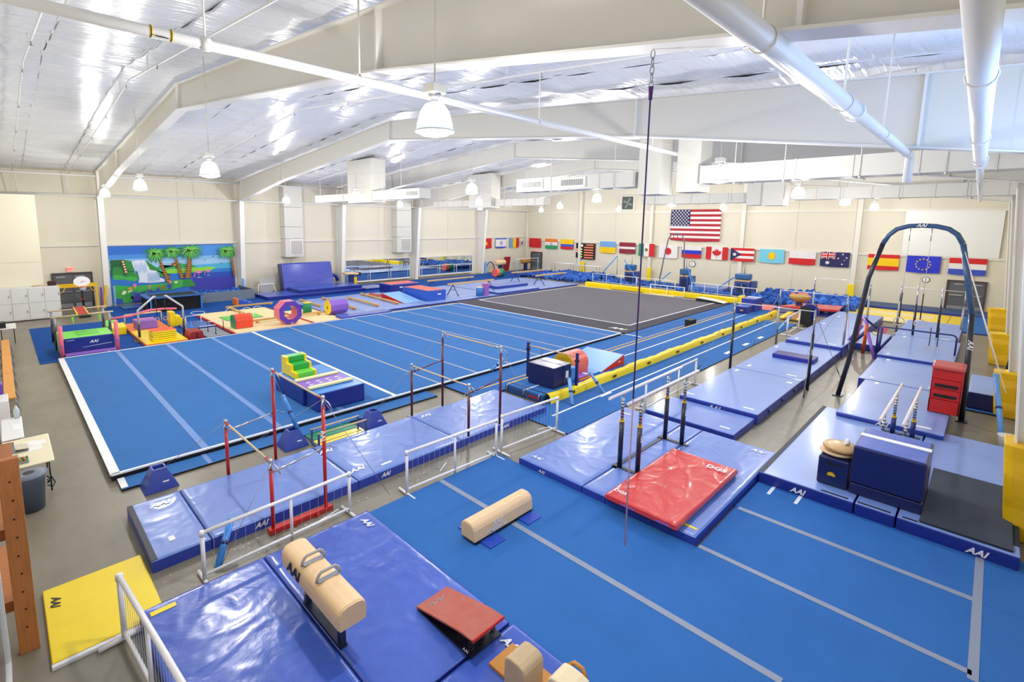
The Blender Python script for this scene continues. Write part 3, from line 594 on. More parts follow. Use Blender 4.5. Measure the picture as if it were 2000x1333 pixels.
for cx_, cy_, R_ in ((360, 840, 110), (460, 850, 110), (570, 800, 80), (690, 790, 70), (860, 740, 100), (860, 770, 60)):
    for k in range(13):
        a = PI*(k+.5)/13; sp.append(('pur' if k % 2 else 'blue', [q(cx_-12*math.sin(a), cy_+8), q(cx_+R_*math.cos(a), cy_-R_*math.sin(a)*.9), q(cx_+12*math.sin(a), cy_+8)]))
paint('painted_spiky_plants', sp+[('pur', [q(320, 840), q(540, 830), q(600, 900), q(330, 920)])])
paint('painted_flowers', [('pink', [q(330, 660), q(355, 640), q(385, 660), q(372, 700), q(350, 700)]), ('org', [q(350, 700), q(375, 700), q(368, 735)]), ('pink', [q(540, 690), q(590, 690), q(570, 725)]), ('org', [q(550, 720), q(580, 720), q(568, 760)]), ('fw', [q(165, 790), q(190, 745), q(230, 740), q(235, 775), q(200, 805)]), ('org', [q(250, 715), q(290, 690), q(330, 705), q(300, 745)]), ('fw', [q(250, 760), q(300, 740), q(325, 755), q(260, 775)]), ('red', [q(685, 715), q(705, 700), q(730, 715), q(712, 740)]), ('red', [q(740, 770), q(760, 720), q(790, 720), q(780, 760)]), ('fw', [q(935, 655), q(985, 650), q(990, 680), q(950, 690)]), ('flo', [q(850, 640), q(885, 630), q(900, 660), q(870, 690)])])
paint('painted_birds', [('blk', [q(x-22*s_, y-8*s_), q(x, y), q(x+26*s_, y-18*s_), q(x+4*s_, y+8*s_)]) for x, y, s_ in ((1580, 275, 1.2), (1435, 335, .9), (1715, 398, .8), (1480, 192, .4), (1700, 328, .4), (1778, 325, .4), (1635, 150, .4))]+[('trunk', [q(900, 365), q(940, 350), q(1000, 330), q(990, 375), q(960, 405), q(930, 400)]), ('org', [q(945, 370), q(975, 365), q(975, 395), q(950, 398)])])
# ------------------------------------------------------------------ mirrors along the back wall
def mirror_run(label, x0, x1, z0, z1, n):
    r = thing('wall_mirror', label, 'mirror', ((x0+x1)/2, WY1-.3, z0)); w_ = (x1-x0)/n
    for k in range(n): obj('mirror_panel', MB().box(x0+k*w_+.01, x0+(k+1)*w_-.01, WY1-.34, WY1-.32, z0, z1), mirror, r)
    obj('frame', MB().box(x0-.06, x1+.06, WY1-.36, WY1-.02, z0-.12, z0-.005).box(x0-.06, x1+.06, WY1-.36, WY1-.02, z1+.005, z1+.06).box(x0-.06, x0-.005, WY1-.36, WY1-.02, z0, z1).box(x1+.005, x1+.06, WY1-.36, WY1-.02, z0, z1), white, r)
    b = MB().tube([(x0+.1, WY1-.52, z0+.85), (x1-.1, WY1-.52, z0+.85)], .02, 8)
    for k in range(n//2+1): b.tube([(x0+.1+(x1-x0-.2)*k/(n//2), WY1-.52, 0), (x0+.1+(x1-x0-.2)*k/(n//2), WY1-.52, z0+.85)], .02, 8)
    obj('barre', b, white, r); return r
mirror_run('long wall mirror with a barre, left of the two', 21.3, 28.0, .25, 2.05, 6)
mirror_run('long wall mirror with a barre, right of the two', 29.2, 36.1, .3, 2.0, 6)
# cabinets, door-side items
cb = thing('cabinet', 'low white double-height storage cabinets along the back left wall', 'cabinet', (.9, 34.9, 0))
obj('body', MB().box(WX0+.02, 2.15, 34.6, 35.08, .05, 1.78), cabw, cb)
for k in range(4):
    for z0, z1 in ((.1, .92), (.96, 1.74)):
        x = WX0+.1+k*.66; d = obj('cabinet_door', MB().box(x+.01, x+.64, 34.57, 34.6, z0, z1), cabw, cb, bevel=.006); obj('handle', MB().box(x+.58, x+.6, 34.53, 34.57, (z0+z1)/2-.06, (z0+z1)/2+.06), steel, d)
obj('storage_box', MB().box(1.75, 2.12, 34.65, 35.0, 1.79, 1.98).box(1.78, 2.09, 34.68, 34.97, 1.98, 2.02), M('dark_red_box', '#3c1a1a', .6), None, 'small dark box on top of the white cabinets', 'box', bevel=.01)
obj('wood_pole', MB().tube([(1.1, 34.62, 1.83), (2.14, 34.72, 1.83)], .03, 8), barw, None, 'short pale wooden pole lying on the white cabinets', 'pole')
bb = thing('basketball_hoop', 'portable toy basketball hoop with white backboard by the door', 'basketball hoop', (3.15, 34, 0))
obj('base', MB().box(2.9, 3.4, 33.8, 34.5, 0, .12), black, bb, bevel=.04)
obj('pole', MB().tube([(3.15, 34.1, .1), (3.13, 34.08, 1.85)], .06, 12), black, bb); obj('pole_clamp', MB().tube([(3.14, 34.1, 1.0), (3.14, 34.1, 1.03)], .1, 12), redm, bb)
obj('backboard', MB().prism([(3.15+.37*math.cos(a), 1.97+.29*math.sin(a)*(1 if math.sin(a) > 0 else .9)) for a in [k*PI/12 for k in range(24)]], 'y', 33.98, 34.02), white, bb)
obj('board_mark', MB().prism([(3.08, 1.9), (3.12, 1.93), (3.3, 2.03), (3.14, 1.98)], 'y', 33.965, 33.98), redm, bb)
obj('rim', MB().tube([(3.15+.19*math.cos(a), 33.78+.19*math.sin(a), 1.72) for a in [k*PI/10 for k in range(20)]], .018, 6, closed=True), org, bb)
obj('net', MB().lathe([(.17, 1.7), (.12, 1.55), (.1, 1.52)], (3.15, 33.78, 0), 10), wire, bb)
rk = thing('barrier_rack', 'yellow folding steel gate standing in front of the double door', 'rack', (3.2, 36.6, 0))
for x, y in ((2.3, 36.6), (4.05, 36.6)): obj('upright', MB().box(x-.04, x+.04, y-.04, y+.04, 0, 1.6), yeld, rk)
obj('top_rail', MB().box(2.26, 4.1, 36.55, 36.65, 1.4, 1.62), yeld, rk); obj('corner_brace', MB().tube([(2.35, 36.6, 1.1), (2.5, 36.6, 1.18), (2.6, 36.6, 1.4)], .025, 6).tube([(4.0, 36.6, 1.1), (3.85, 36.6, 1.18), (3.75, 36.6, 1.4)], .025, 6), yeld, rk)
obj('safety_barrier', MB().obox((4.45, 36.6, .7), (.14, .1, 1.4), (0, .12, 0)).obox((4.45, 36.6, .72), (.06, .12, 1.0), (0, .12, 0)), yeld, None, 'folded yellow post leaning beside the first wall column', 'barrier', bevel=.01)
for x, lab in ((4.35, 'lilac foam pad on the first wall column left face'), (4.98, 'white-blue foam pad on the first wall column right face')): obj('post_pad', MB().box(x-.04, x+.04, 37.0, 37.4, 0, 1.25), lpur if x < 4.6 else lsky, None, lab, 'pad', bevel=.02)
for x, lab in ((12.55, 'pale blue foam strip on the second wall column'), (21.0, 'pale blue foam strip on the third wall column'), (37.55, 'pale blue foam strip on the last wall column')): obj('post_pad', MB().box(x+.1, x+.22, 37.1, 37.4, 0, 1.2), lsky, None, lab, 'pad', bevel=.02)
# ------------------------------------------------------------------ spring floor (big blue square on the left)
SX0, SX1, SY0, SY1, SZ = 1.3, 21.6, 12.05, 23.75, .15
sf = thing('spring_floor', 'large blue floor-exercise carpet with pale lines, white front edge', 'exercise floor', ((SX0+SX1)/2, (SY0+SY1)/2, 0))
obj('deck', MB().box(SX0, SX1, SY0, SY1, 0, SZ-.035), M('deck_black', '#14161e', .8), sf)
lines = [3.1, 4.85, 6.62, 8.4, 10.15, 11.9, 13.65, 15.4, 17.15, 18.9]
E_ = [SX0]+lines+[20.7, SX1]
for k in range(len(E_)-1):
    if E_[k+1]-E_[k] > .2: obj('carpet_roll', MB().box(E_[k]+.004, E_[k+1]-.004, SY0, SY1, SZ-.034, SZ), spring, sf)
for k, x in enumerate(lines+[20.7]):
    w_, m = ((.075, lblue_t) if k < 3 else (.06, white_t) if k == 3 else (.032, tan_t))
    obj('tape_line', MB().box(x-w_, x+w_, SY0, SY1-.02, SZ, SZ+.004), m, sf)
obj('edge_trim', MB().box(SX0-.02, SX0+.15, SY0, SY1, SZ-.03, SZ+.006), white_t, sf); obj('edge_trim', MB().box(SX0, SX1, SY0-.03, SY0+.035, SZ-.03, SZ+.006), white_t, sf)
obj('edge_trim', MB().box(SX1-.05, SX1+.06, SY0, SY1, SZ-.03, SZ+.006), white_t, sf); obj('edge_trim', MB().box(SX0, SX1, SY1-.05, SY1+.04, SZ-.03, SZ+.006), white_t, sf)
fs_ = mat_pad('carpet_strip', 'narrow blue carpet strip in front of the exercise floor, left piece', 1.38, 9.55, 11.45, 12.0, 0, .045, spring, 'carpet', sx=(4.85,), side=black, bevel=.005)
obj('edge_tape', MB().box(1.38, 1.5, 11.5, 12.0, .045, .05), white_t, fs_)
obj('tape_line', MB().box(2.97, 3.07, 11.45, 12.0, .045, .05), lblue_t, fs_)
# runway carpet, tumble track, big blue field around the middle
rw = mat_pad('runway_carpet', 'long blue runway carpet with a white line beside the yellow-edged track', 10.25, 31.4, 7.05, 8.75, 0, .035, carpet, 'carpet', side=black, sx=(), bevel=.005)
obj('tape_line', MB().box(10.9, 31.4, 8.02, 8.08, .035, .04), white_t, rw)
for k, x in enumerate((13.3, 21.8, 24.0, 26.0)): obj('warning_label', MB().box(x, x+.6, 7.95 if k == 0 else 7.25, 8.06 if k == 0 else 7.4, .036, .042), paper, rw)
sc = mat_pad('runway_carpet', 'blue carpet field between the exercise floor and the yellow-edged track', 10.3, 37, 10.42, 12.0, 0, .05, carpet, 'carpet', side=black, bevel=.005)
obj('tape_line', MB().box(10.4, 33, 10.95, 11.01, .05, .055), yel_t, sc); obj('seam_line', MB().box(21.8, 37, 11.62, 11.65, .05, .054), black, sc); obj('edge_tape', MB().box(21.92, 22.02, 11.15, 12.0, .05, .056), white_t, sc)
tt = thing('tumble_track', 'raised blue tumbling strip with a white centre line', 'tumbling track', (23, 9.6, 0))
obj('track_bed', MB().box(11.5, 34, 8.86, 10.4, 0, .22), M('track_side', '#244a86', .6), tt, bevel=.03); obj('track_carpet', MB().box(11.52, 34, 8.88, 10.38, .22, .25), carpet, tt)
obj('centre_line', MB().box(11.6, 34, 9.56, 9.62, .25, .255), white_t, tt); obj('edge_line', MB().box(11.6, 34, 10.3, 10.38, .25, .256), yel_t, tt)
obj('joint_strip', MB().box(11.72, 11.76, 8.9, 10.38, .25, .256), black, tt); obj('joint_strip', MB().box(13.35, 13.39, 8.9, 10.38, .25, .254), black, tt)
obj('red_lettering_strip', MB().box(11.485, 11.5, 9.0, 9.42, .1, .15), redm, tt)
for y in (9.0, 9.6, 10.3): obj('buckle_strap', MB().tube([(11.6, y, .256), (11.49, y, .23), (11.47, y, .08)], .025, 6), steel, tt)
yp = thing('edge_pad', 'long soft yellow pad covering the near edge of the blue tumbling strip', 'pad', (23, 8.75, 0))
xs = [11.6+(34-11.6)*k/9 for k in range(10)]
for k in range(9):
    mb = MB(); n = 7; K = 10
    for i in range(K+1):
        x = xs[k]+(xs[k+1]-xs[k])*i/K; wv = .02*math.sin(x*2.3)+.012*math.sin(x*7.7)
        for j in range(n):
            a = PI*j/(n-1); mb.v.append((x, 8.76-.13*math.cos(a)+wv*math.sin(a), .02+(.29+wv*.6)*math.sin(a)**.6 if 0 < j < n-1 else .0))
    for i in range(K):
        for j in range(n-1): c = i*n+j; mb.f.append([c, c+1, c+n+1, c+n]); mb.m.append(0); mb.s.append(True)
    obj('pad_section', mb, yel, yp)
    obj('strap_mark', MB().box(xs[k]+1.0, xs[k]+1.2, 8.6, 8.625, .12, .2), M('mark_brown', '#5a4a10', .7), yp)
# grey floor
gf = thing('grey_floor', 'big grey carpeted floor with darker border and thin white square', 'exercise floor', (29.6, 18.3, 0))
obj('border_carpet', MB().box(22.1, 36.3, 12.05, 24.75, 0, .07), grayd, gf); obj('centre_carpet', MB().box(23.9, 35.9, 12.85, 24.2, .07, .08), grayc, gf)
for a in ((23.9, 35.9, 12.82, 12.92), (23.9, 35.9, 24.15, 24.25), (23.85, 23.95, 12.82, 24.25), (35.85, 35.95, 12.82, 24.25)): obj('tape_line', MB().box(*a, .08, .085), white_t, gf)
logo(gf, (22.75, 12.9, .078), (0, 0, -PI/2), .5)
# near blue carpet, L shaped around the mats
nc = thing('tumbling_carpet', 'blue carpet in the foreground with grey tape lines', 'carpet', (7, 4, 0))
for x0, x1, y0, y1 in ((4.5, 6.3, -1.05, 7.46), (6.3, 8.08, -1.05, 7.46), (8.08, 9.85, -1.05, 2.9), (9.85, 11.6, -1.05, 2.92)): obj('carpet_roll', MB().box(x0+.003, x1-.003, y0, y1, 0, .05), carpet, nc)
for a in ((6.25, 6.36, 1.2, 7.45), (8.08, 8.18, -.34, 2.9), (9.8, 9.91, -.3, 2.85), (8.0, 11.25, -.4, -.3), (10.82, 11.3, 2.59, 2.65), (10.82, 11.3, 2.12, 2.18)): obj('tape_line', MB().box(*a, .05, .054), grey_t if a[0] < 10 else white_t, nc)
# ------------------------------------------------------------------ mats in the foreground
mat_pad('folding_mat', 'glossy royal blue mat under the pommel horse', .95, 4.47, 3.88, 7.34, 0, .2, vin2, sx=(2.6,), wr=.008, logos=(((4.25, 7.0, .215), (0, 0, -PI/2), .16),), stickers=())
mat_pad('folding_mat', 'royal blue mat at the bottom edge, under the tan blocks', .95, 4.5, .9, 3.84, 0, .2, vin2, sx=(2.6,), wr=.007, logos=(((4.2, 3.62, .212), (0, 0, -PI/2), .16),))
pt = obj('paint_mark', MB().box(1.05, 1.35, 7.12, 7.2, .2, .212), yel, None, 'yellow print strip on the corner of the royal blue mat by the gate', 'label')
ub = mat_pad('landing_mat', 'long periwinkle blue mat under the red and maroon uneven bars', 1.3, 11.0, 8.35, 10.37, 0, .2, vin, wr=.006, sx=(2.15, 4.9, 7.7), logos=(((1.75, 10.05, .21), TOP, .2), ((2.95, 8.345, .1), FY, .13), ((5.0, 9.95, .21), TOP, .2), ((5.1, 8.75, .21), TOP, .2), ((5.55, 8.345, .1), FY, .13), ((8.0, 10.1, .21), TOP, .2), ((9.3, 8.345, .1), FY, .13)), stickers=((1.62, 8.72, .09, .14), (5.6, 8.55, .25, .06), (8.2, 8.6, .25, .06), (10.5, 8.6, .2, .07)))
obj('velcro_strip', MB().box(1.3, 1.38, 8.37, 10.35, .199, .206), greyv, ub)
ym = mat_pad('panel_mat', 'flat bright yellow panel mat on the concrete at lower left', .04, 1.25, 7.3, 8.93, 0, .05, yel, bevel=.015, side=yeld)
text('AAI', (.16, 8.55, .053), (0, 0, -PI/2-.1), .15, black, ym, shear=.35, bold=.03); obj('velcro_strip', MB().box(.04, 1.2, 7.24, 7.3, 0, .04), cloth_w, ym)
pm = mat_pad('landing_mat', 'wide periwinkle mat under the parallel bars, largest panel row', 8.08, 12.68, 2.95, 6.83, 0, .2, vin, wr=.005, sy=(4.65, 5.18), logos=(((8.35, 6.55, .209), (0, 0, -PI/2), .16), ((12.4, 3.3, .209), (0, 0, -PI/2), .18)), stickers=((12.2, 6.4, .06, .3),))
text('AAI', (8.075, 6.2, .1), FX, .1, white, pm, shear=.35); obj('yellow_print', MB().box(8.3, 8.36, 3.02, 3.32, .2, .204), yel, pm); obj('seam_stitch', MB().box(8.1, 12.66, 3.5, 3.51, .2, .202), lsky, pm); obj('seam_stitch', MB().box(8.1, 12.66, 4.4, 4.41, .2, .202), lsky, pm)
rm = thing('skill_cushion', 'wrinkled bright red soft mat on the parallel bars mat', 'mat', (9.3, 3.9, .2))
obj('navy_base', MB().box(7.95, 10.78, 3.22, 4.55, .2, .26), navyd, rm, bevel=.02); obj('red_cover', wrinkled(7.93, 10.8, 3.2, 4.57, .262, .357, .017, 1.15, .035, 4.2, (1, 1.5)), [redv, redv], rm)
text('DGS', (10.45, 3.5, .385), (0, 0, -PI/2), .2, white, rm, bold=.03); text('DGS', (8.15, 4.38, .385), (0, 0, -PI/2), .13, white, rm, bold=.02)
for y in (4.1, 3.45): obj('velcro_tab', MB().box(7.925, 7.932, y-.13, y+.13, .27, .3), lpur, rm)
mat_pad('landing_mat', 'periwinkle mat behind the parallel bars mat, across the narrow floor gap', 12.95, 14.55, 4.0, 6.35, 0, .2, vin, stickers=((13.6, 6.1, .2, .06), (13.25, 4.2, .07, .25)))
m2 = mat_pad('landing_mat', 'thick light periwinkle mat in the high bar row, nearest one', 14.6, 19.02, 3.95, 6.1, 0, .3, vint, logos=(((14.59, 5.1, .16), FX, .2),), stickers=((14.9, 5.8, .08, .25), (14.9, 4.15, .08, .28), (18.4, 4.1, .15, .15), (18.5, 5.8, .3, .08)))
m3 = mat_pad('landing_mat', 'long light periwinkle mat in the high bar row, second one', 19.05, 24.9, 3.93, 6.1, 0, .3, vint, sx=(), stickers=((19.4, 4.2, .1, .3), (19.5, 5.7, .3, .1), (23.5, 5.9, .3, .1)))
m4 = mat_pad('landing_mat', 'thick light periwinkle mats at the far end of the high bar row', 24.95, 35.6, 3.9, 5.95, 0, .44, vint, sx=(30.0, 33.0), stickers=((25.3, 5.6, .3, .1), (25.3, 4.2, .1, .3), (30.3, 5.6, .3, .1), (33.3, 5.5, .3, .1)))
for o, xs_ in ((m2, (15.5, 16.8, 18.1)), (m3, (19.8, 21.3, 22.8, 24.2)), (m4, (25.8,))):
    for x in xs_: obj('handle_tab', MB().box(x, x+.12, 3.915, 3.945, .12, .2), nvp, o)
ru = mat_pad('throw_mat', 'small dark blue slab lying across the second high bar mat', 21.6, 22.35, 4.2, 5.55, .305, .46, navy, side=M('slab_side', '#2a30a8', .4), bevel=.02)
rb = mat_pad('landing_mat', 'broad periwinkle mat with navy front in the right foreground', 11.22, 16.85, -.78, 2.93, 0, .28, vint, sy=(.72, 1.32), side=navy, logos=(((11.212, 2.22, .13), FX, .15), ((11.212, -.3, .13), FX, .15)))
obj('velcro_strip', MB().box(11.24, 16.83, 2.84, 2.93, .28, .286), greyv, rb)
for a in ((11.27, 11.32, 1.42, 1.85), (11.27, 11.32, .8, 1.28), (11.27, 11.32, .44, .64)): obj('velcro_strip', MB().box(*a, .28, .286), velcro, rb)
obj('velcro_strip', MB().box(11.6, 16.7, -.78, -.7, .28, .287), velcro, rb)
mat_pad('chalk_carpet', 'dark grey chalk-dusted carpet strip on the right foreground mat', 11.3, 14.1, -.7, .42, .285, .32, chalkc, 'carpet', side=black, bevel=.01)
for k, (x0, x1, y0, y1, z, nm) in enumerate(((16.2, 20.45, .38, 2.52, .4, 'nearest one, behind the small parallel bars'), (20.5, 24.4, .45, 2.7, .4, 'second one, beside the red box'), (24.45, 29.6, .6, 2.75, .5, 'third one, under the low ring frame'), (29.65, 35.0, .7, 2.8, .5, 'farthest one, before the yellow frame'))):
    o = mat_pad('landing_mat', 'light periwinkle mat of the rings row, '+nm, x0, x1, y0, y1, (.285 if k == 0 else 0), z, vint, stickers=((x0+.35, y1-.35, .12, .1), (x0+.3, y0+.25, .1, .3), (x1-.4, y1-.4, .25, .1)))
    if k in (0, 2): logo(o, (x0-.005, (y0+y1)/2+.1, .34 if k == 0 else .3), FX, .15)
mat_pad('landing_mat', 'periwinkle mat behind the kids climbing frame', 27.2, 30.5, 2.95, 3.85, 0, .3, vint)
mat_pad('landing_mat', 'thick navy-sided mat at the right wall behind the rings tower', 20.7, 23.3, -.52, .12, .06, .55, vint, side=navyd)
mat_pad('carpet_strip', 'blue carpet piece under the navy mat at the right wall', 20.5, 23.6, -.58, .2, 0, .05, carpet, 'carpet', side=black, bevel=.01)
# ------------------------------------------------------------------ PVC barriers
def barrier(label, x0, y0, x1, y1, h=.86, posts=(.5,), zb_=.12, net=True, feet=True, group=None, r_=.028, nst=14, base=0):
    r = thing('barrier', label, 'barrier', (x0, y0, base), group); A = Vector((x0, y0, base)); B = Vector((x1, y1, base)); D = B-A; n_ = Vector((-D.y, D.x, 0)).normalized()
    Z = lambda t, z: tuple(A+D*t+Vector((0, 0, z)))
    obj('top_rail', MB().tube([Z(0, h), Z(1, h)], r_, 10), pvc, r); obj('bottom_rail', MB().tube([Z(0, zb_), Z(1, zb_)], r_*.8, 10), pvc, r)
    for t in (0,)+tuple(posts)+(1,): obj('post', MB().tube([Z(t, .02), Z(t, h)], r_ if t in (0, 1) else r_*.8, 10).lathe([(r_*1.3, h-.05), (r_*1.3, h+.02), (r_*.8, h+.035)] if t in (0, 1) else [(r_, h-.03), (r_, h)], Z(t, 0), 10), pvc, r)
    if feet:
        for t in (0, 1): p = Vector(Z(t, .03)); obj('foot', MB().tube([p-n_*.28, p+n_*.28], r_*.95, 10), pvc, r)
    if net:
        mb = MB()
        for k in range(1, nst):
            t = k/nst; mb.tube([Z(t, zb_), Z(t, h)], .0024, 3, caps=False)
        obj('string_net', mb, wire, r, kind='stuff')
    return r
barrier('white pipe barrier at the lower left corner, over the yellow mat', .76, 7.2, .98, 4.6, .9, (.42,), r_=.034, nst=26)
barrier('white pipe barrier between the royal blue mat and the red uneven bars', 1.83, 7.62, 4.33, 7.72, .8, (.55,), r_=.03, nst=16)
barrier('white pipe barrier in the picture centre, behind the long tan horse', 5.5, 7.53, 7.98, 7.45, .9, (.5,), r_=.03, nst=18)
barrier('white pipe barrier right of the central one, before the maroon bars', 8.22, 7.5, 10.2, 7.38, .92, (), r_=.03, nst=16)
barrier('white pipe barrier behind the parallel bars, beside the runway', 13.25, 6.5, 16.85, 6.55, .88, (.62,), r_=.03, nst=24)
barrier('small white pipe barrier far down the runway by the black cart', 28.0, 6.65, 30.4, 6.72, .95, (), net=False, r_=.035)
for k, (a, b, c, d, p) in enumerate(((39.9, 25.4, 39.9, 21.0, (.33, .66)), (39.8, 21.0, 39.8, 17.6, (.5,)), (36.2, 17.9, 36.2, 15.3, (.5,)), (39.9, 16.3, 39.9, 13.3, (.33, .66)), (39.8, 13.3, 39.8, 11.6, (.5,)))):
    barrier('small white rail before the blue towers, %s from the left' % ORD[k], a, b, c, d, .82, p, net=False, feet=False, r_=.03, base=0)
# ------------------------------------------------------------------ pommel horse and friends
ph = thing('pommel_horse', 'tan leather pommel horse with two grey handles', 'pommel horse', (2.67, 5.5, .2))
hp = [(-.185, .66), (.185, .66), (.195, .80), (.185, .88), (.14, .935), (.06, .955), (-.06, .955), (-.14, .935), (-.185, .88), (-.195, .80)]
obj('body', MB().prism([(2.67+a, b) for a, b in hp], 'y', 4.75, 6.33), tan, ph, bevel=.03, seg=3)
obj('end_panel', MB().prism([(2.67+a*.93, .8+(b-.8)*.93) for a, b in hp], 'y', 4.735, 4.75), tan, ph, bevel=.004)
for y in (5.33, 5.74):
    pts = [(2.67+.16*math.cos(a) if abs(math.cos(a)) > .2 else 2.67+.16*math.cos(a), y, .955+.115*min(1, 1.25*math.sin(a))) for a in [PI*k/10 for k in range(11)]]
    g = obj('pommel', MB().tube(pts, .019, 8), M('grey_grip', '#aaa49c', .4), ph); obj('base_plate', MB().box(2.53, 2.81, y-.035, y+.035, .953, .965), steel, g)
for y in (5.03, 5.95): obj('leg', MB().box(2.63, 2.71, y-.04, y+.04, .2, .66), bpaint, ph, bevel=.006); 
obj('base_rail', MB().box(2.62, 2.72, 4.98, 6.0, .2, .235), bpaint, ph); text('AAI', (2.47, 5.95, .79), FX, .23, black, ph, shear=.35, bold=.03)
text('AAI', (2.625, 5.96, .45), (PI/2, PI/2, -PI/2), .1, white, ph, bold=.02); obj('crank_knob', MB().lathe([(.02, 0), (.03, .03)], (2.6, 5.99, .56), 8), steel, ph)
vb = thing('springboard', 'red carpeted springboard with black springs on the royal blue mat', 'springboard', (3.95, 4.3, .2))
top = [(4.86, .225), (4.6, .29), (4.3, .36), (4.0, .43), (3.77, .455)]
obj('deck', MB().prism([(y, z) for y, z in top]+[(y, z+.03) for y, z in top[::-1]], 'x', 3.69, 4.24), M('springboard_red', '#c2523a', .8, .1, 20, .18, 4, hex2='#b8746a'), vb, bevel=.006)
obj('base', MB().box(3.7, 4.23, 3.8, 4.85, .2, .222), bpaint, vb)
for x in (3.78, 3.965, 4.15):
    for y in (3.88, 4.08): obj('spring', MB().tube([(x+.035*math.cos(t*2*PI*4/32), y+.035*math.sin(t*2*PI*4/32), .222+.2*t/32) for t in range(33)], .008, 5), black, vb)
obj('side_rail', MB().prism([(4.84, .215), (3.8, .215), (3.8, .235)], 'x', 3.7, 3.72), bpaint, vb); obj('front_edge', MB().box(3.69, 4.24, 3.755, 3.77, .45, .49), redm, vb)
text('AAI', (3.93, 4.68, .298), (math.radians(-14.5), 0, PI), .16, M('worn_print', '#a08f90', .8), vb, shear=.35, bold=.02)
text('AAI', (3.698, 3.9, .26), FX, .06, white, vb, shear=.3)
pl = obj('plank', MB().box(3.8, 4.22, 2.35, 3.6, .201, .24), ply, None, 'orange plywood base board under the worn tan block', 'board', bevel=.004)
arc = lambda w_, h0, h1: [(-w_, h0), (w_, h0), (w_, h1-.07), (w_*.82, h1-.02), (w_*.4, h1), (-w_*.4, h1), (-w_*.82, h1-.02), (-w_, h1-.07)]
obj('pommel_trainer', MB().prism([(3.16+a, b) for a, b in arc(.15, .242, .6)], 'x', 3.74, 4.08), tan2, None, 'worn tan suede block standing on a plywood board at the bottom edge', 'block', bevel=.02, seg=3)
o = thing('pommel_trainer', 'cream block with a wooden grip cut by the bottom edge', 'block', (4.05, 2.6, .24)); obj('body', MB().prism([(2.66+a, b) for a, b in arc(.19, .242, .56)], 'x', 3.93, 4.22), creaml, o, bevel=.02, seg=3)
obj('grip', MB().tube([(4.27, 2.82, .45), (4.3, 2.75, .52), (4.3, 2.65, .52), (4.28, 2.58, .45)], .025, 8), ply, o)
lh = thing('floor_horse', 'long tan vaulting body lying low on the blue carpet', 'pommel trainer', (6.1, 5.55, .05))
obj('body', MB().prism([(5.42, .1), (5.44, .3), (5.47, .37), (5.54, .41), (5.68, .41), (5.74, .37), (5.77, .3), (5.76, .1)], 'x', 5.33, 6.85), tan, lh, bevel=.03, seg=3)
obj('base_board', MB().box(5.38, 6.82, 5.43, 5.76, .055, .1), black, lh)
for x in (5.48, 6.45): obj('foot_panel', MB().box(x, x+.37, 5.2, 6.0, .052, .072), M('panel_royal', '#2148b8', .4), lh, bevel=.006)
text('AAI', (5.86, 5.415, .28), FY, .15, white, lh, shear=.35, bold=.02); text('AMERICAN', (5.86, 5.415, .17), FY, .09, white, lh, shear=.1, bold=.02); text('AAI', (6.65, 5.43, .3), FY, .04, white, lh)
# ------------------------------------------------------------------ right foreground blocks
bk_ = thing('spotting_block', 'big navy foam block with a white stripe on the right mat', 'block', (12.2, .95, .3))
obj('lower_body', MB().box(11.58, 12.87, .42, 1.47, .29, .5), navyd, bk_, bevel=.02); obj('upper_body', MB().box(11.58, 12.87, .42, 1.47, .51, 1.24), M('navy_side_dark', '#121a58', .35, .1, 3, coat=.2), bk_, bevel=.03); obj('top_cover', MB().box(11.62, 12.84, .45, 1.44, 1.225, 1.246), vin2, bk_, bevel=.01)
obj('white_stripe', MB().box(12.28, 12.44, .42, 1.47, 1.24, 1.252), paper, bk_)
sb2 = thing('spotting_box', 'small navy box with a handle slot beside the big navy block', 'box', (11.9, 1.75, .3))
obj('body', MB().box(11.6, 12.2, 1.5, 2.0, .29, .86), navyd, sb2, bevel=.03); obj('handle_slot', MB().box(11.585, 11.6, 1.62, 1.88, .72, .76), black, sb2); obj('yellow_print', MB().prism([(1.7, .5), (1.83, .5), (1.83, .54), (1.8, .57), (1.74, .57), (1.7, .53)], 'x', 11.588, 11.6), yeld, sb2)
md = thing('mushroom_top', 'tan round mushroom trainer top resting on the small navy box', 'trainer', (11.95, 1.72, .87))
obj('lower_disc', MB().lathe([(.2, .87), (.27, .885), (.29, .91), (.27, .94)], (11.93, 1.76, 0), 28), tan, md); obj('neck', MB().lathe([(.13, .94), (.13, .98)], (11.93, 1.74, 0), 16), navyd, md)
obj('upper_disc', MB().lathe([(.22, .97), (.29, .985), (.31, 1.02), (.29, 1.055), (.2, 1.075), (.02, 1.085)], (11.93, 1.70, 0), 32), M('mushroom_tan', '#cfa468', .4, .03, 8, coat=.2), md)
obj('tape_roll', MB().tube([(11.95, 1.62, 1.09), (11.98, 1.62, 1.2)], .035, 12).tube([(11.9, 1.66, 1.115), (12.0, 1.6, 1.115)], .03, 12), paper, None, 'white rolled bandage on the tan mushroom top', 'bandage')
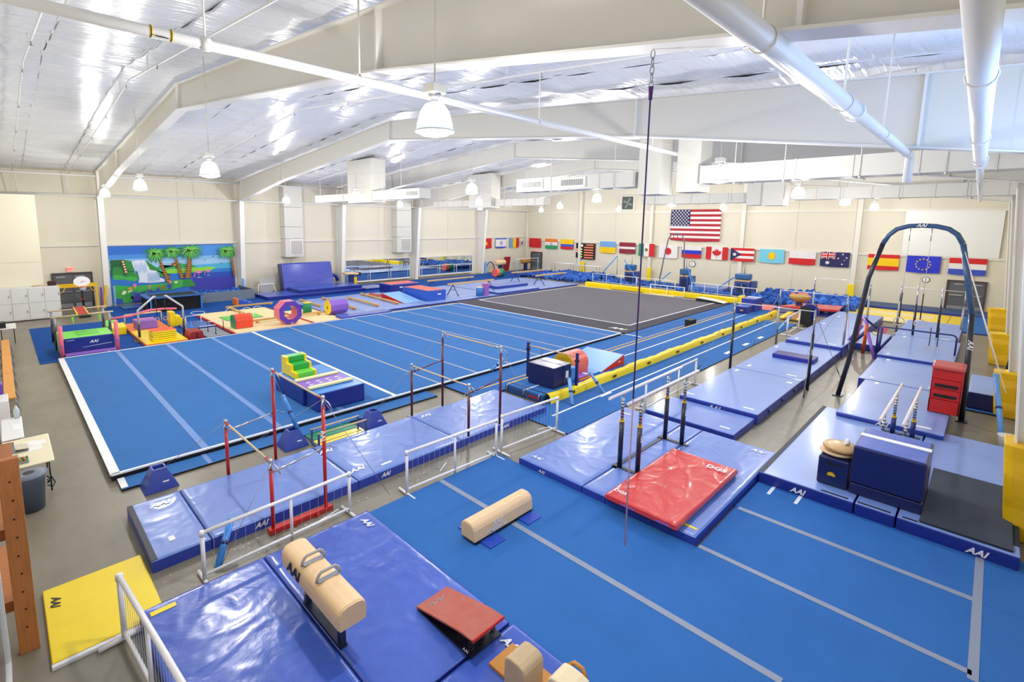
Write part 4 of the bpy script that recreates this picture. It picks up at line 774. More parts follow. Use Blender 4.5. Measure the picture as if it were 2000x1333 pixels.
# ------------------------------------------------------------------ bars
def upright(x, y, z0, z1, r0, m, parent, ext=.18, r1=None, em=None):
    p = obj('upright', MB().tube([(x, y, z0), (x, y, z1-ext)], r0, 10), m, parent); obj('extension_tube', MB().tube([(x, y, z1-ext), (x, y, z1)], r1 or r0*.75, 10), em or chrome, p)
    obj('end_cap', MB().lathe([(r0*1.1, z1-.03), (r0*1.2, z1), (r0*.8, z1+.03)], (x, y, 0), 10), em or chrome, p); return p
def cable(name, label, a, b, r_=.005, m=steel): return obj(name, MB().tube([a, b], r_, 5), m, None, label, 'cable')
def uneven(label, xl, xh, y0, y1, zl, zh, m, barm, foot=None):
    r = thing('uneven_bars', label, 'uneven bars', ((xl+xh)/2, y0, 0))
    for x, z in ((xl, zl), (xh, zh)):
        for y in (y0, y1): upright(x, y, .03, z, .034, m, r)
        obj('bar_rail', MB().tube([(x, y0, z-.03), (x, y1, z-.03)], .02, 10), barw, r)
        for y, s in ((y0, 1), (y1, -1)): obj('rail_end', MB().tube([(x, y, z-.03), (x, y+.2*s, z-.03)], .025, 10), m if m is redp else chrome, r)
    for y in (y0, y1):
        obj('spreader_bar', MB().tube([(xl, y, zl-.22), (xl+(xh-xl)*.45, y, zl-.16)], .022, 8).tube([(xl+(xh-xl)*.45, y, zl-.16), (xh, y, zl-.08)], .016, 8), chrome if m is redp else m, r)
        c = (xh+.0 if m is redp else xl, y, zl-.09 if m is redp else zl-.22); s = 1 if m is redp else -1
        obj('crank_handle', MB().tube([c, (c[0]+.1*s, y, c[2]+.03), (c[0]+.16*s, y, c[2]-.03), (c[0]+.24*s, y, c[2]-.04)], .01, 6), steel, r)
        if foot: obj('foot_frame', MB().box(xl-.08, xh+.12, y-.06, y+.06, .0, .09).tube([(xl+.35, y-.1, .03), (xl+.35, y+.1, .03)], .04, 10).tube([(xh-.2, y-.1, .03), (xh-.2, y+.1, .03)], .04, 10), foot, r, bevel=.006)
        else: obj('foot_plate', MB().box(xl-.1, xh+.1, y-.08, y+.08, 0, .03), steel, r)
    for x, z in ((xl, zl), (xh, zh)):
        for y in (y0, y1): obj('cable_hook', MB().tube([(x, y-.03, z-.02), (x-.07, y-.08, z-.12), (x-.02, y-.06, z-.2)], .012, 6).tube([(x, y+.03, z-.02), (x+.06, y-.1, z-.1), (x+.1, y-.16, z-.22)], .012, 6), chrome, r)
    return r
r = uneven('red-post uneven bars on the left mat', 3.07, 4.06, 8.12, 10.42, 1.33, 2.22, redp, M('barw2', '#d8c2a0'), redp); text('AAI', (4.025, 8.08, 1.5), (PI/2, PI/2, 0), .13, white, r, bold=.02)
uneven('maroon-post uneven bars before the exercise floor', 8.0, 9.12, 8.4, 10.7, 1.5, 2.25, maroon, barw)
for a, b, lab in (((3.07, 10.42, 1.3), (2.0, 11.2, .35), 'thin cable from the red low bar to the left blue anchor pad'), ((4.06, 10.42, 2.18), (4.85, 11.1, .4), 'thin cable from the red high bar to the second blue anchor pad'), ((3.07, 8.12, 1.3), (2.1, 7.75, .05), 'thin cable from the red low bar to the floor by the barrier'), ((4.06, 8.12, 2.18), (3.2, 9.3, 1.2), 'short cable hanging from the red high bar'),
                  ((4.06, 8.12, 2.18), (5.2, 7.7, .05), 'thin cable from the red high bar to the floor hook'), ((8.0, 10.7, 1.47), (6.95, 10.9, .4), 'thin cable from the maroon low bar to the third anchor pad'), ((9.12, 10.7, 2.2), (7.0, 10.9, .4), 'long cable from the maroon high bar to the third anchor pad'), ((8.0, 8.4, 1.47), (7.2, 7.8, .05), 'thin cable from the maroon low bar to the floor'), ((9.12, 8.4, 2.2), (10.3, 8.0, .05), 'thin cable from the maroon high bar down to the right')): cable('guy_cable', lab, a, b)
def anchor(label, cx_, cy_, s_=.31, h=.42, cap=None):
    r = thing('anchor_pad', label, 'anchor pad', (cx_, cy_, 0)); a, b = s_, s_*.4; mb = MB()
    v = [(cx_-a, cy_-a*.85, 0), (cx_+a, cy_-a*.85, 0), (cx_+a, cy_+a*.85, 0), (cx_-a, cy_+a*.85, 0), (cx_-b, cy_-b, h), (cx_+b, cy_-b, h), (cx_+b, cy_+b, h), (cx_-b, cy_+b, h)]
    w_ = [(cx_+(x-cx_)*.75, cy_+(y-cy_)*.75, h) for x, y, z in v[4:]]; d = [(x, y, h-.12) for x, y, z in w_]
    mb.add(v+w_+d, [(0, 1, 5, 4), (1, 2, 6, 5), (2, 3, 7, 6), (3, 0, 4, 7), (0, 3, 2, 1)]+[(4+k, 4+(k+1) % 4, 8+(k+1) % 4, 8+k) for k in range(4)]+[(8+k, 8+(k+1) % 4, 12+(k+1) % 4, 12+k) for k in range(4)]+[(12, 13, 14, 15)])
    obj('cover', mb, M('anchor_blue', '#3247a8', .35, .15, 5, coat=.2), r, bevel=.012)
    obj('maker_patch', MB().obox((cx_+.08, cy_-(s_*.85+b)/2-.008, h*.42), (.11, .006, .05), (-.45, 0, 0)), paper, r); obj('maker_patch', MB().obox((cx_-(s_+b)/2-.008, cy_, h*.42), (.006, .08, .05), (0, .45, 0)), paper, r)
    return r
anchor('blue pyramid anchor pad by the exercise floor corner, leftmost', 1.98, 11.2); anchor('blue pyramid anchor pad with a leaning blue sleeve', 4.78, 11.18); anchor('blue pyramid anchor pad right of the yellow and green mats', 6.88, 10.92)
def sleeve(label, a, b, r_=.05, m=None):
    A, B = Vector(a), Vector(b); r = thing('cable_sleeve', label, 'foam sleeve', a); obj('sleeve_tube', MB().tube([a, b], r_, 12), m or sky_v, r); md_ = A+(B-A)*.5; t = (B-A).normalized()*.03
    obj('strap_band', MB().tube([md_-t, md_+t], r_*1.1, 12), nvp, r); obj('sleeve_end', MB().tube([B-t, B+t*.3], r_*1.05, 12), lsky, r); return r
sleeve('sky blue foam sleeve rising from the second anchor pad', (4.88, 11.12, .42), (4.78, 11.65, 1.12)); sleeve('sky blue foam sleeve leaning behind the left barrier', (2.06, 7.8, .02), (2.42, 8.2, .5), .055)
sleeve('pale blue sleeve standing beside the yellow edge pad', (12.03, 8.16, .04), (12.3, 8.5, .72), .055, lsky); sleeve('pale blue sleeve leaning right of the dark bar post', (13.69, 8.11, .04), (13.4, 8.5, .7), .05, lsky); sleeve('pale blue sleeve at the left of the dark foam block', (12.0, 11.5, .35), (12.3, 11.2, .75), .05, lsky)
cable('guy_cable', 'cable from the kids bar post down to the left pale sleeve', (13.02, 10.72, 1.25), (12.0, 11.5, .35)); cable('guy_cable', 'cable from the near kids bar post to the right pale sleeve', (13.02, 8.72, 1.25), (13.69, 8.11, .04))
kb = thing('low_bar', 'navy-post single bar standing over the tumbling strip', 'bar', (13.02, 9.7, 0))
for y in (8.72, 10.72): obj('upright', MB().box(12.98, 13.06, y-.035, y+.035, 0, 1.34), nvp, kb, bevel=.006); obj('collar', MB().box(12.96, 13.08, y-.05, y+.05, 1.05, 1.12), bpaint, kb)
obj('bar_rail', MB().tube([(13.02, 8.72, 1.22), (13.02, 10.72, 1.22)], .02, 10), barw, kb)
for y in (10.1, 10.16): obj('hanging_strap', MB().tube([(13.02, y, 1.2), (13.02, y, .93)], .006, 5), maroon, kb)
# parallel bars
def pbars(label, x0, x1, y0, y1, z, posts, zb_, m=bpaint, base=True):
    r = thing('parallel_bars', label, 'parallel bars', ((x0+x1)/2, (y0+y1)/2, zb_))
    for y in (y0, y1):
        obj('bar_rail', MB().tube([(x0, y, z), (x1, y, z)], .032, 12), M('rail_pale', '#ece4e2', .4), r)
        for x in posts:
            p = obj('upright', MB().tube([(x, y, zb_), (x, y, z-.62)], .05, 12), m, r); obj('extension_tube', MB().tube([(x, y, z-.62), (x, y, z-.1)], .032, 10), chrome, p); obj('height_collar', MB().tube([(x, y, z-.64), (x, y, z-.605)], .054, 12), yeld, p)
            mb = MB()
            for k in range(6): mb.tube([(x, y, z-.54+k*.07), (x, y, z-.52+k*.07)], .034, 10)
            obj('height_marks', mb, black, p); obj('swivel_head', MB().tube([(x, y, z-.12), (x+.06, y, z-.08), (x+.04, y, z-.02)], .022, 8), steel, p)
    if base:
        for x in posts: obj('base_bar', MB().box(x-.05, x+.05, y0-.15, y1+.15, zb_-.0, zb_+.02), bpaint, r)
        obj('base_bar', MB().box(posts[0]-.1, posts[1]+.1, y1+.03, y1+.1, zb_, zb_+.015), bpaint, r)
    return r
r = pbars('parallel bars with black posts beside the red mat', 8.78, 12.15, 4.66, 5.07, 1.87, (9.33, 11.46), .2)
text('AAI', (9.3, 4.6, 1.0), (PI/2, PI/2, 0), .09, white, r, bold=.02); text('AAI', (11.43, 4.6, 1.0), (PI/2, PI/2, 0), .09, white, r, bold=.02)
for x in (9.33, 11.46): obj('foot_plate', MB().box(x-.1, x+.1, 5.1, 5.2, .2, .215), velcro, r)
pbars('small parallel bars with pale rails behind the navy block', 13.3, 16.9, .93, 1.3, 1.32, (13.95, 15.9), .28, nvp, True)
# high bars
def highbar(label, x, y0, y1, z, zb_=0, m=bpaint):
    r = thing('high_bar', label, 'high bar', (x, y0, zb_))
    for y in (y0, y1):
        p = obj('upright', MB().tube([(x, y, zb_), (x, y, z-.75)], .045, 10), m, r); obj('extension_tube', MB().tube([(x, y, z-.75), (x, y, z)], .03, 10), chrome, p); mb = MB()
        for k in range(8): mb.tube([(x, y, z-.68+k*.07), (x, y, z-.655+k*.07)], .032, 8)
        obj('height_marks', mb, black, p); obj('top_hook', MB().tube([(x, y, z), (x+.05, y, z+.03), (x+.08, y, z-.08), (x+.06, y, z-.2)], .014, 6), steel, p)
    obj('bar_rail', MB().tube([(x, y0, z-.02), (x, y1, z-.02)], .016, 10), M('polished_bar', '#e4e2e0', .2, metal=.3), r); return r
r = highbar('high bar with black posts over the light mats, nearest one', 19.1, 3.8, 6.22, 2.66); text('AAI', (19.05, 3.75, 1.3), (PI/2, PI/2, -PI/2), .12, white, r)
highbar('high bar over the far thick mats, second one', 25.6, 4.0, 6.48, 2.52, 0, steel); highbar('farther high bar before the foam pit', 32.4, 4.2, 6.6, 2.6, 0, steel)
highbar('high bar with long pale rail behind the low ring frame', 33.5, .75, 3.1, 2.35, 0, steel)
for a, b, lab in (((19.1, 3.8, 2.6), (17.2, 3.5, .02), 'high bar guy cable reaching the concrete in front'), ((19.1, 3.8, 2.6), (21.4, 3.3, .02), 'high bar guy cable reaching back to the concrete'), ((19.1, 6.22, 2.6), (17.6, 6.9, .02), 'high bar guy cable to the runway side, near'), ((19.1, 6.22, 2.6), (21.6, 7.0, .05), 'high bar guy cable to the runway side, far'), ((25.6, 4.0, 2.45), (23.4, 3.4, .02), 'second high bar guy cable to the concrete'), ((25.6, 4.0, 2.45), (22.4, 4.6, .46), 'second high bar cable crossing the dark slab'), ((25.6, 6.48, 2.45), (23.2, 6.8, .02), 'second high bar guy cable on the runway side')):
    cable('guy_cable', lab, a, b, .008)
    if b[2] < .03: obj('turnbuckle', MB().tube([(b[0]+(a[0]-b[0])*.08, b[1]+(a[1]-b[1])*.08, b[2]+(a[2]-b[2])*.08), (b[0]+(a[0]-b[0])*.16, b[1]+(a[1]-b[1])*.16, b[2]+(a[2]-b[2])*.16)], .018, 6), bpaint, None, 'dark turnbuckle on the '+lab, 'turnbuckle')
# rings tower
rt_ = thing('rings_tower', 'tall dark blue arched rings tower on the right', 'ring frame', (19.25, 1.5, 0))
arch = [(3.0, 0), (2.82, 1.2), (2.57, 3.85), (2.33, 4.9), (2.22, 5.15), (2.05, 5.33), (1.8, 5.42), (1.5, 5.44), (1.2, 5.42), (.95, 5.35), (.76, 5.2), (.63, 4.95), (.44, 4.0), (.26, 3.05), (.2, 1.5), (.16, 0)]
obj('arch_tube', MB().tube([(19.25, y, z) for y, z in arch[:4]], .065, 14), bpaint, rt_); obj('arch_top', MB().tube([(19.25, y, z) for y, z in arch[3:12]], .065, 14), bluep, rt_); obj('arch_tube', MB().tube([(19.25, y, z) for y, z in arch[11:14]], .068, 14), bluep, rt_); obj('arch_tube', MB().tube([(19.25, y, z) for y, z in arch[13:]], .066, 14), bpaint, rt_)
for y in (3.0, .16): obj('foot_plate', MB().box(19.1, 19.4, y-.12, y+.12, 0, .03), bpaint, rt_)
text('AAI', (19.17, 1.52, 5.44), FX, .13, white, rt_, shear=.35, bold=.02); text('AAI', (19.17, .2, 2.2), (PI/2, PI/2, -PI/2), .16, white, rt_, shear=.3, bold=.02)
def ringpair(label, x, ys_, ztop, zr, parent_loc=None, rr=.09, mr=None):
    r = thing('gymnastic_rings', label, 'rings', (x, sum(ys_)/2, zr))
    for y in ys_:
        obj('cable', MB().tube([(x, y, ztop), (x, y, zr+rr+.75)], .006, 5), wire, r); obj('strap', MB().tube([(x, y, zr+rr+.75), (x, y, zr+rr)], .014, 6), black, r); obj('swivel', MB().tube([(x, y, ztop-.05), (x, y, ztop-.4)], .012, 6), chrome, r)
        obj('ring', MB().tube([(x, y+rr*math.cos(a), zr+rr*math.sin(a)) for a in [k*PI/12 for k in range(24)]], .014, 8, closed=True), mr or M('ring_wood', '#c8bdb6', .4), r)
    return r
ringpair('pair of rings hanging from the tall blue tower', 19.25, (1.75, 1.29), 5.4, 2.62, rr=.12)
for a, b, lab in (((19.25, .62, 4.9), (18.0, -.55, 1.3), 'long white guy strap from the tower to the right wall side'), ((19.25, .5, 4.5), (23.5, -.6, .3), 'guy strap from the tower back to the far right'), ((19.25, 2.4, 4.6), (23.0, 3.4, .02), 'guy strap from the tower back to the concrete')): cable('guy_strap', lab, a, b, .01, cloth_w)
sleeve('long sky blue sleeve leaning at the right wall', (17.9, -.62, .05), (18.9, -.35, 1.55), .06, M('sleeve_mid', '#6aa4e6', .4)); obj('floor_hook', MB().tube([(17.9, -.62, .05), (17.75, -.66, .12), (17.7, -.66, .0)], .02, 6), steel, None, 'steel chain end below the long leaning sleeve', 'hook')
rx = thing('vault_box', 'red slotted vaulting box beside the rings tower', 'vault box', (18.5, .52, .41))
for z0, z1 in ((.42, .78), (.79, 1.06), (1.07, 1.33), (1.34, 1.6)):
    i_ = (z0-.42)*.06
    obj('box_section', MB().box(18.12+i_, 18.15+i_, .22+i_*.3, .83-i_*.3, z0, z1).box(18.87, 18.9, .22, .83, z0, z1).box(18.12+i_, 18.9, .22, .25, z0, z1).box(18.12+i_, 18.9, .8, .83, z0, z1), redm, rx, bevel=.006)
for z in (1.13, .85): obj('handle_slot', MB().box(18.13, 18.165, .3, .75, z, z+.08), black, rx)
obj('padded_top', MB().box(18.1, 19.0, .2, .85, 1.61, 1.7), M('faded_red_pad', '#c8504c', .4, .1, 4), rx, bevel=.03)
lf = thing('low_ring_frame', 'low blue tube frame with small rings over the third rings mat', 'ring frame', (26.4, 1.8, .5))
obj('frame_tube', MB().tube([(26.4, .66, .5), (26.4, .66, 1.18), (26.4, .72, 1.26), (26.4, .82, 1.28), (26.4, 2.85, 1.28), (26.4, 2.97, 1.26), (26.4, 3.0, 1.1), (26.4, 3.0, .02)], .03, 10), nvp, lf); ringpair('pair of small rings hanging from the low blue tube frame', 26.4, (1.41, 1.18), 1.27, .66, rr=.08)
# small climbing frame
af = thing('kids_swing_set', 'colourful kids swing set with orange posts and lilac braces', 'swing set', (26.4, 3.3, 0))
for a, b, m, r_ in (((26.6, 3.45, 0), (26.1, 3.35, 1.35), orgp, .06), ((27.8, 3.9, .3), (27.2, 3.7, 1.5), orgp, .06), ((25.8, 2.95, 0), (26.1, 3.3, 1.0), lpur, .06), ((27.0, 4.1, .3), (26.4, 3.55, 1.2), lpur, .06), ((26.1, 3.35, 1.35), (27.2, 3.7, 1.5), lpur, .05), ((27.2, 3.7, 1.5), (27.6, 3.2, 1.0), nvp, .05), ((26.0, 2.9, 0), (26.05, 2.85, 1.3), nvp, .05)): obj('frame_pole', MB().tube([a, b], r_, 10), m, af)
obj('toy_seat', MB().obox((26.9, 3.1, .85), (.35, .3, .12), (.3, .2, 0)), creamp, af, bevel=.04); obj('toy_seat', MB().obox((27.4, 2.95, 1.0), (.1, .25, .3), (.2, 0, 0)), pnk, af, bevel=.03)
# climbing rope hung from the first frame
rp = thing('climbing_rope', 'thin dark purple rope hanging from the first roof frame', 'rope', (4.66, 2.42, 7.05))
rp.location = (4.66, 2.42, 7.0)
for k in range(5): obj('chain_link', MB().tube([(4.66+.02*math.cos(a)*(k % 2), 2.42+.02*math.cos(a)*(1-k % 2), 6.99-.07*k+.045*math.sin(a)) for a in [q_*PI/6 for q_ in range(12)]], .006, 5, closed=True), steel, rp)
obj('rope_knot', MB().tube([(4.66, 2.42, 6.7), (4.66, 2.42, 6.58)], [.025, .018], 8), rope_m, rp); obj('rope_upper', MB().tube([(4.66, 2.42, 6.6), (4.66, 2.42, 3.6)], .009, 6), rope_m, rp); obj('rope_lower', MB().tube([(4.66, 2.42, 3.6), (4.66, 2.42, 1.95)], .009, 6), ropel, rp)
# ------------------------------------------------------------------ on the exercise floor: folded mats with stairs
fm = thing('folded_mat_stack', 'navy folded crash mats with sky blue top on the exercise floor', 'mat', (6.7, 13.7, .15))
obj('left_block', MB().box(5.93, 7.5, 13.05, 15.0, .155, .68, 0, 1), [navy, sky_v], fm, bevel=.03); obj('right_block', MB().box(6.0, 7.5, 12.33, 13.03, .155, .68, 0, 1), [navy, sky_v], fm, bevel=.03)
wt = thing('balance_trainer', 'purple training strip with white footprints and two pale yellow beams', 'training mat', (6.7, 13.2, .69)); obj('purple_strip', MB().box(6.0, 7.4, 12.95, 13.6, .685, .7), lpur, wt)
for y in (12.75, 13.62): obj('pale_beam', MB().box(6.0, 7.38, y, y+.17, .686, .76), creamp, wt, bevel=.03)
for k in range(4):
    for s in (-1, 1): obj('footprint', MB().prism([(6.25+k*.3+.07*math.cos(a), 13.27+s*.1+.035*math.sin(a)) for a in [q_*PI/5 for q_ in range(10)]], 'z', .7, .703), white, wt)
st = thing('foam_stairs', 'green and yellow three-step foam stairs on the navy mats', 'foam stairs', (6.45, 14.45, .69))
stp = [(13.93, .69), (13.93, .87), (14.27, .87), (14.27, 1.05), (14.6, 1.05), (14.6, 1.23), (14.93, 1.23), (14.93, .69)]
obj('side_panel', MB().prism(stp, 'x', 6.12, 6.22), yel, st, bevel=.01); obj('side_panel', MB().prism(stp, 'x', 6.72, 6.8), yel, st, bevel=.01)
for k in range(3): obj('step', MB().box(6.22, 6.72, 13.93+k*.335, 14.93, .69+k*.18+.002, .868+k*.18), grn if k else lime, st, bevel=.02)
obj('red_wedge', MB().prism([(15.02, .16), (15.02, .35), (15.35, .16)], 'x', 6.2, 6.7), redm, None, 'small red board end behind the folded navy mats', 'wedge')
# kids panels with mini bars
mat_pad('panel_mat', 'small yellow folding panel mat beside the uneven bars mat', 5.18, 6.42, 10.55, 10.98, 0, .05, yel, sy=(10.77,), bevel=.01); mat_pad('panel_mat', 'small green folding panel mat behind the yellow one', 5.2, 6.45, 11.0, 11.42, 0, .05, dgrn, sy=(), bevel=.01)
mp = thing('mini_parallel_bars', 'low blue-framed mini parallel bars over the yellow and green mats', 'parallel bars', (5.8, 10.75, .05))
for y in (10.56, 10.92):
    obj('bar_rail', MB().tube([(5.12, y, .38), (6.45, y, .38)], .02, 8), barw, mp)
    for x in (5.15, 6.42): obj('leg', MB().box(x-.02, x+.02, y-.02, y+.02, .05, .38), bluep, mp)
for x in (5.15, 6.42): obj('foot_bar', MB().box(x-.03, x+.03, 10.5, 11.0, .05, .07), bluep, mp)
# ------------------------------------------------------------------ things on the tumbling strip
db = thing('foam_block', 'dark navy foam block with a grey top on the tumbling strip', 'block', (12.7, 9.5, .25))
obj('front_section', MB().box(12.2, 12.7, 9.0, 10.03, .255, .93, 0, 1), [navyd, M('shiny_grey_top', '#7c8094', .25, .5, 4, coat=.3)], db, bevel=.02); obj('rear_section', MB().box(12.71, 13.12, 9.0, 10.03, .255, .93, 0, 1), [navyd, M('shiny_grey_top', '#7c8094')], db, bevel=.02); obj('white_label', MB().box(12.83, 12.97, 8.99, 9.0, .5, .72), paper, db)
obj('foam_cube_block', MB().box(13.2, 13.55, 9.05, 9.4, .255, .72), sky_v, None, 'sky blue foam block behind the dark navy block', 'block', bevel=.03)
pn = thing('training_panel', 'purple folded panel with orange underside on the tumbling strip', 'mat', (13.9, 9.05, .25)); obj('upper_panel', MB().box(13.5, 14.3, 8.95, 9.25, .32, .37), lpur, pn, bevel=.01); obj('lower_panel', MB().box(13.5, 14.35, 8.92, 9.28, .255, .31), org, pn, bevel=.01); obj('white_label', MB().box(14.0, 14.15, 9.02, 9.18, .37, .374), paper, pn)
wd = thing('wedge_mat', 'pale blue and red incline wedge mat on the tumbling strip', 'wedge mat', (15.6, 9.8, .25))
obj('wedge_body', MB().prism([(14.9, .255), (16.45, .255), (16.45, .62)], 'y', 9.0, 10.6, 0), lsky, wd, bevel=.01); obj('side_panel', MB().prism([(14.9, .255), (16.45, .255), (16.45, .62)], 'y', 8.985, 9.0), redm, wd); obj('back_panel', MB().box(16.45, 16.465, 9.0, 10.6, .255, .62), redm, wd)
obj('hinged_flap', MB().box(14.5, 14.9, 9.0, 10.2, .255, .3), sky_v, wd, bevel=.01); text('AAI', (16.1, 8.98, .42), FY, .09, white, wd)
mb_ = thing('arch_barrel', 'red mailbox-shaped foam barrel with yellow end', 'foam barrel', (14.0, 10.0, .25)); c = 9.75
ap = [(c-.4, .26), (c+.4, .26)]+[(c+.42*math.cos(a), .62+.38*math.sin(a)) for a in [k*PI/12 for k in range(13)]]
obj('barrel_body', MB().prism(ap, 'x', 13.75, 14.65), salmon, mb_, bevel=.03); obj('end_panel', MB().prism([(y, z) for y, z in ap], 'x', 13.72, 13.75), yeld, mb_, bevel=.008); obj('handle_patch', MB().box(13.71, 13.72, c-.12, c+.12, .55, .58), redm, mb_)
obj('speaker_box', MB().box(26.1, 26.75, 10.55, 10.9, .051, .42), black, None, 'small black box beside the grey floor', 'box', bevel=.02)
# ------------------------------------------------------------------ kids corner at the back left
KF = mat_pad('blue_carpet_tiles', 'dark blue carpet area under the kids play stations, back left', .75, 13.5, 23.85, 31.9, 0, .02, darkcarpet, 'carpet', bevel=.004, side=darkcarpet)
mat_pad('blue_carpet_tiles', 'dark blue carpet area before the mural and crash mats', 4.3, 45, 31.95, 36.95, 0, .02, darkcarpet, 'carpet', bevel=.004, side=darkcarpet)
mat_pad('blue_carpet_tiles', 'blue carpet area under the balance beams by the mirrors', 13.55, 36.9, 24.85, 31.9, 0, .02, carpet, 'carpet', bevel=.004, side=darkcarpet)
kl = thing('crash_mat', 'navy crash mat with lime green top on a purple mat', 'mat', (2.3, 25, 0))
obj('purple_base', MB().box(1.52, 3.14, 24.0, 26.2, .02, .2), lpur, kl, bevel=.03); obj('navy_body', MB().box(1.5, 3.12, 24.28, 25.85, .202, .78, 0, 1), [navy, lime], kl, bevel=.04); obj('green_side_flap', MB().box(1.42, 1.49, 25.0, 26.2, .05, .78), lime, kl, bevel=.02); obj('top_pad', MB().box(2.0, 2.7, 24.7, 25.5, .78, .8), M('lime_dark', '#5cc040'), kl)
logo(kl, (2.45, 24.27, .55), FY, .16); obj('piping', MB().tube([(2.1, 24.27, .36), (3.05, 24.27, .42)], .008, 5).tube([(1.6, 24.27, .68), (1.85, 24.27, .68)], .008, 5), white, kl); obj('maker_patch', MB().box(2.85, 2.92, 23.99, 24.0, .08, .13), paper, kl)
for x, lab in ((1.44, 'pink padded post at the left end of the lime topped mat'), (3.2, 'pink padded post at the right end of the lime topped mat')):
    r = thing('padded_post', lab, 'post', (x, 24.15, 0)); obj('post_tube', MB().tube([(x, 24.15, .02), (x, 24.15, 1.3)], .075, 12), pnk, r); obj('post_band', MB().tube([(x, 24.15, .5), (x, 24.15, .54)], .08, 12), lpur, r); obj('post_base', MB().lathe([(.16, .02), (.1, .08)], (x, 24.15, 0), 12), black, r)
kp = thing('kids_parallel_bars', 'kids parallel bars with grey and wooden rails behind the lime mat', 'parallel bars', (2.4, 26, 0))
for x in (1.42, 3.25):
    for y in (26.1, 27.9): p = obj('upright', MB().tube([(x, y, .02), (x, y, .75)], .06, 10), bpaint, kp); obj('extension_tube', MB().tube([(x, y, .75), (x, y, 1.35)], .05, 10), steel, p)
for y in (26.1, 27.9): obj('bar_rail', MB().tube([(1.3, y, 1.36), (3.4, y, 1.4)], .03, 8), barw, kp)
obj('base_frame', MB().tube([(1.42, 26.1, .05), (1.42, 27.9, .05), (3.25, 27.9, .05), (3.25, 26.1, .05)], .04, 8, closed=True), bpaint, kp)
ld = thing('toy_ladder', 'small red-runged ladder lying across the kids parallel bars', 'ladder', (2.4, 26.8, 1.4))
for a, b in (((2.16, 25.9, 1.42), (2.22, 28.1, 1.44)), ((2.52, 25.9, 1.42), (2.58, 28.1, 1.44))): obj('side_rail', MB().tube([a, b], .025, 6), yel, ld)
for k in range(9): obj('rung', MB().box(2.17+k*.006, 2.53+k*.006, 25.95+k*.25, 26.08+k*.25, 1.425, 1.445), redm, ld)
for x, lab in ((1.95, 'small lime pennant hanging left on the kids bars'), (2.85, 'larger lime pennant hanging right on the kids bars')): obj('pennant', MB().prism([(x, 1.33), (x+.1, 1.33), (x+.06, 1.02)], 'y', 26.02, 26.05), lime, None, lab, 'pennant')
obj('foam_block', MB().prism([(27.6, .02), (27.6, .38), (28.2, .5), (28.2, .02)], 'x', 3.5, 4.05), yel, None, 'yellow foam block between the lime mat and the orange mat', 'block', bevel=.02)
obj('foam_block', MB().prism([(28.2, .02), (28.2, .4), (29.2, .5), (29.2, .02)], 'x', 3.35, 3.9), lime, None, 'lime foam block behind the yellow one by the kids bars', 'block', bevel=.02)
mat_pad('crash_mat', 'yellow fat mat with orange side under the folded yellow stack', 4.14, 5.74, 23.95, 27.25, .02, .2, yel, side=org, bevel=.05); mat_pad('crash_mat', 'orange mat behind the yellow one, with the lilac block', 4.14, 5.74, 27.3, 29.4, .02, .2, org, side=org, bevel=.04)
ys_ = thing('folded_mat_stack', 'stack of folded yellow panels with red-orange top', 'mat', (4.9, 24.6, .2))
for k in range(5): obj('folded_panel', MB().box(4.45-.02*(k % 2), 5.35, 24.15, 24.95, .205+k*.09, .285+k*.09, 0, 1 if k == 4 else 0), [yel, M('red_orange_top', '#ee5a30')], ys_, bevel=.02)
lb = thing('foam_block', 'lilac foam block with pink back edge on the orange mat', 'block', (4.85, 27.4, .2)); obj('body', MB().box(4.42, 5.28, 27.35, 27.95, .205, .6), lpur, lb, bevel=.02); obj('pink_back', MB().box(4.42, 5.28, 27.96, 28.25, .205, .6), pnk, lb, bevel=.02)
kr = thing('kids_rings_frame', 'grey bent-tube kids rings frame with black legs', 'ring frame', (5.1, 25.6, 0))
for s, x in ((1, 4.22), (-1, 5.98)):
    obj('leg', MB().tube([(x, 25.6, .02), (x, 25.6, .8)], .05, 10), bpaint, kr); obj('bent_tube', MB().tube([(x, 25.6, .8), (x, 25.6, 1.4), (x+.66*s, 25.6, 1.97), (x+.71*s, 25.6, 1.93)], .045, 10), M('tube_grey', '#c4c6cc', .35), kr); obj('foot_plate', MB().box(x-.2, x+.2, 25.2, 26.0, .02, .05), bpaint, kr)
    obj('strap', MB().tube([(x+.7*s, 25.6, 1.93), (x+.72*s, 25.6, 1.0)], .015, 5), black, kr); obj('ring', MB().tube([(x+.72*s+.08*math.cos(a), 25.6, .92+.08*math.sin(a)) for a in [k*PI/8 for k in range(16)]], .014, 6, closed=True), woodo, kr)
obj('balance_tube', MB().tube([(3.3, 26.5, 1.0), (4.1, 26.7, 1.02), (4.9, 27.0, 1.15), (5.5, 27.2, 1.12), (6.1, 27.3, 1.05)], .05, 10), pnk, None, 'long pink foam tube lying across the kids frames', 'foam tube')
ks = thing('foam_stairs', 'yellow three-step foam stairs near the kids rings frame', 'foam stairs', (6.2, 28.4, 0))
for k in range(3): obj('step', MB().box(5.95+k*.24, 6.19+k*.24, 28.0, 28.6, .03, .78-k*.22), yel, ks, bevel=.02)
obj('ladder_rails', MB().tube([(4.3, 29.5, .6), (5.9, 29.5, .62)], .03, 6).tube([(4.3, 29.7, .6), (5.9, 29.7, .62)], .03, 6).tube([(4.3, 29.6, .02), (4.3, 29.6, .6)], .03, 6).tube([(5.9, 29.6, .02), (5.9, 29.6, .6)], .03, 6), barw, None, 'low wooden double rail behind the orange mat', 'bar')
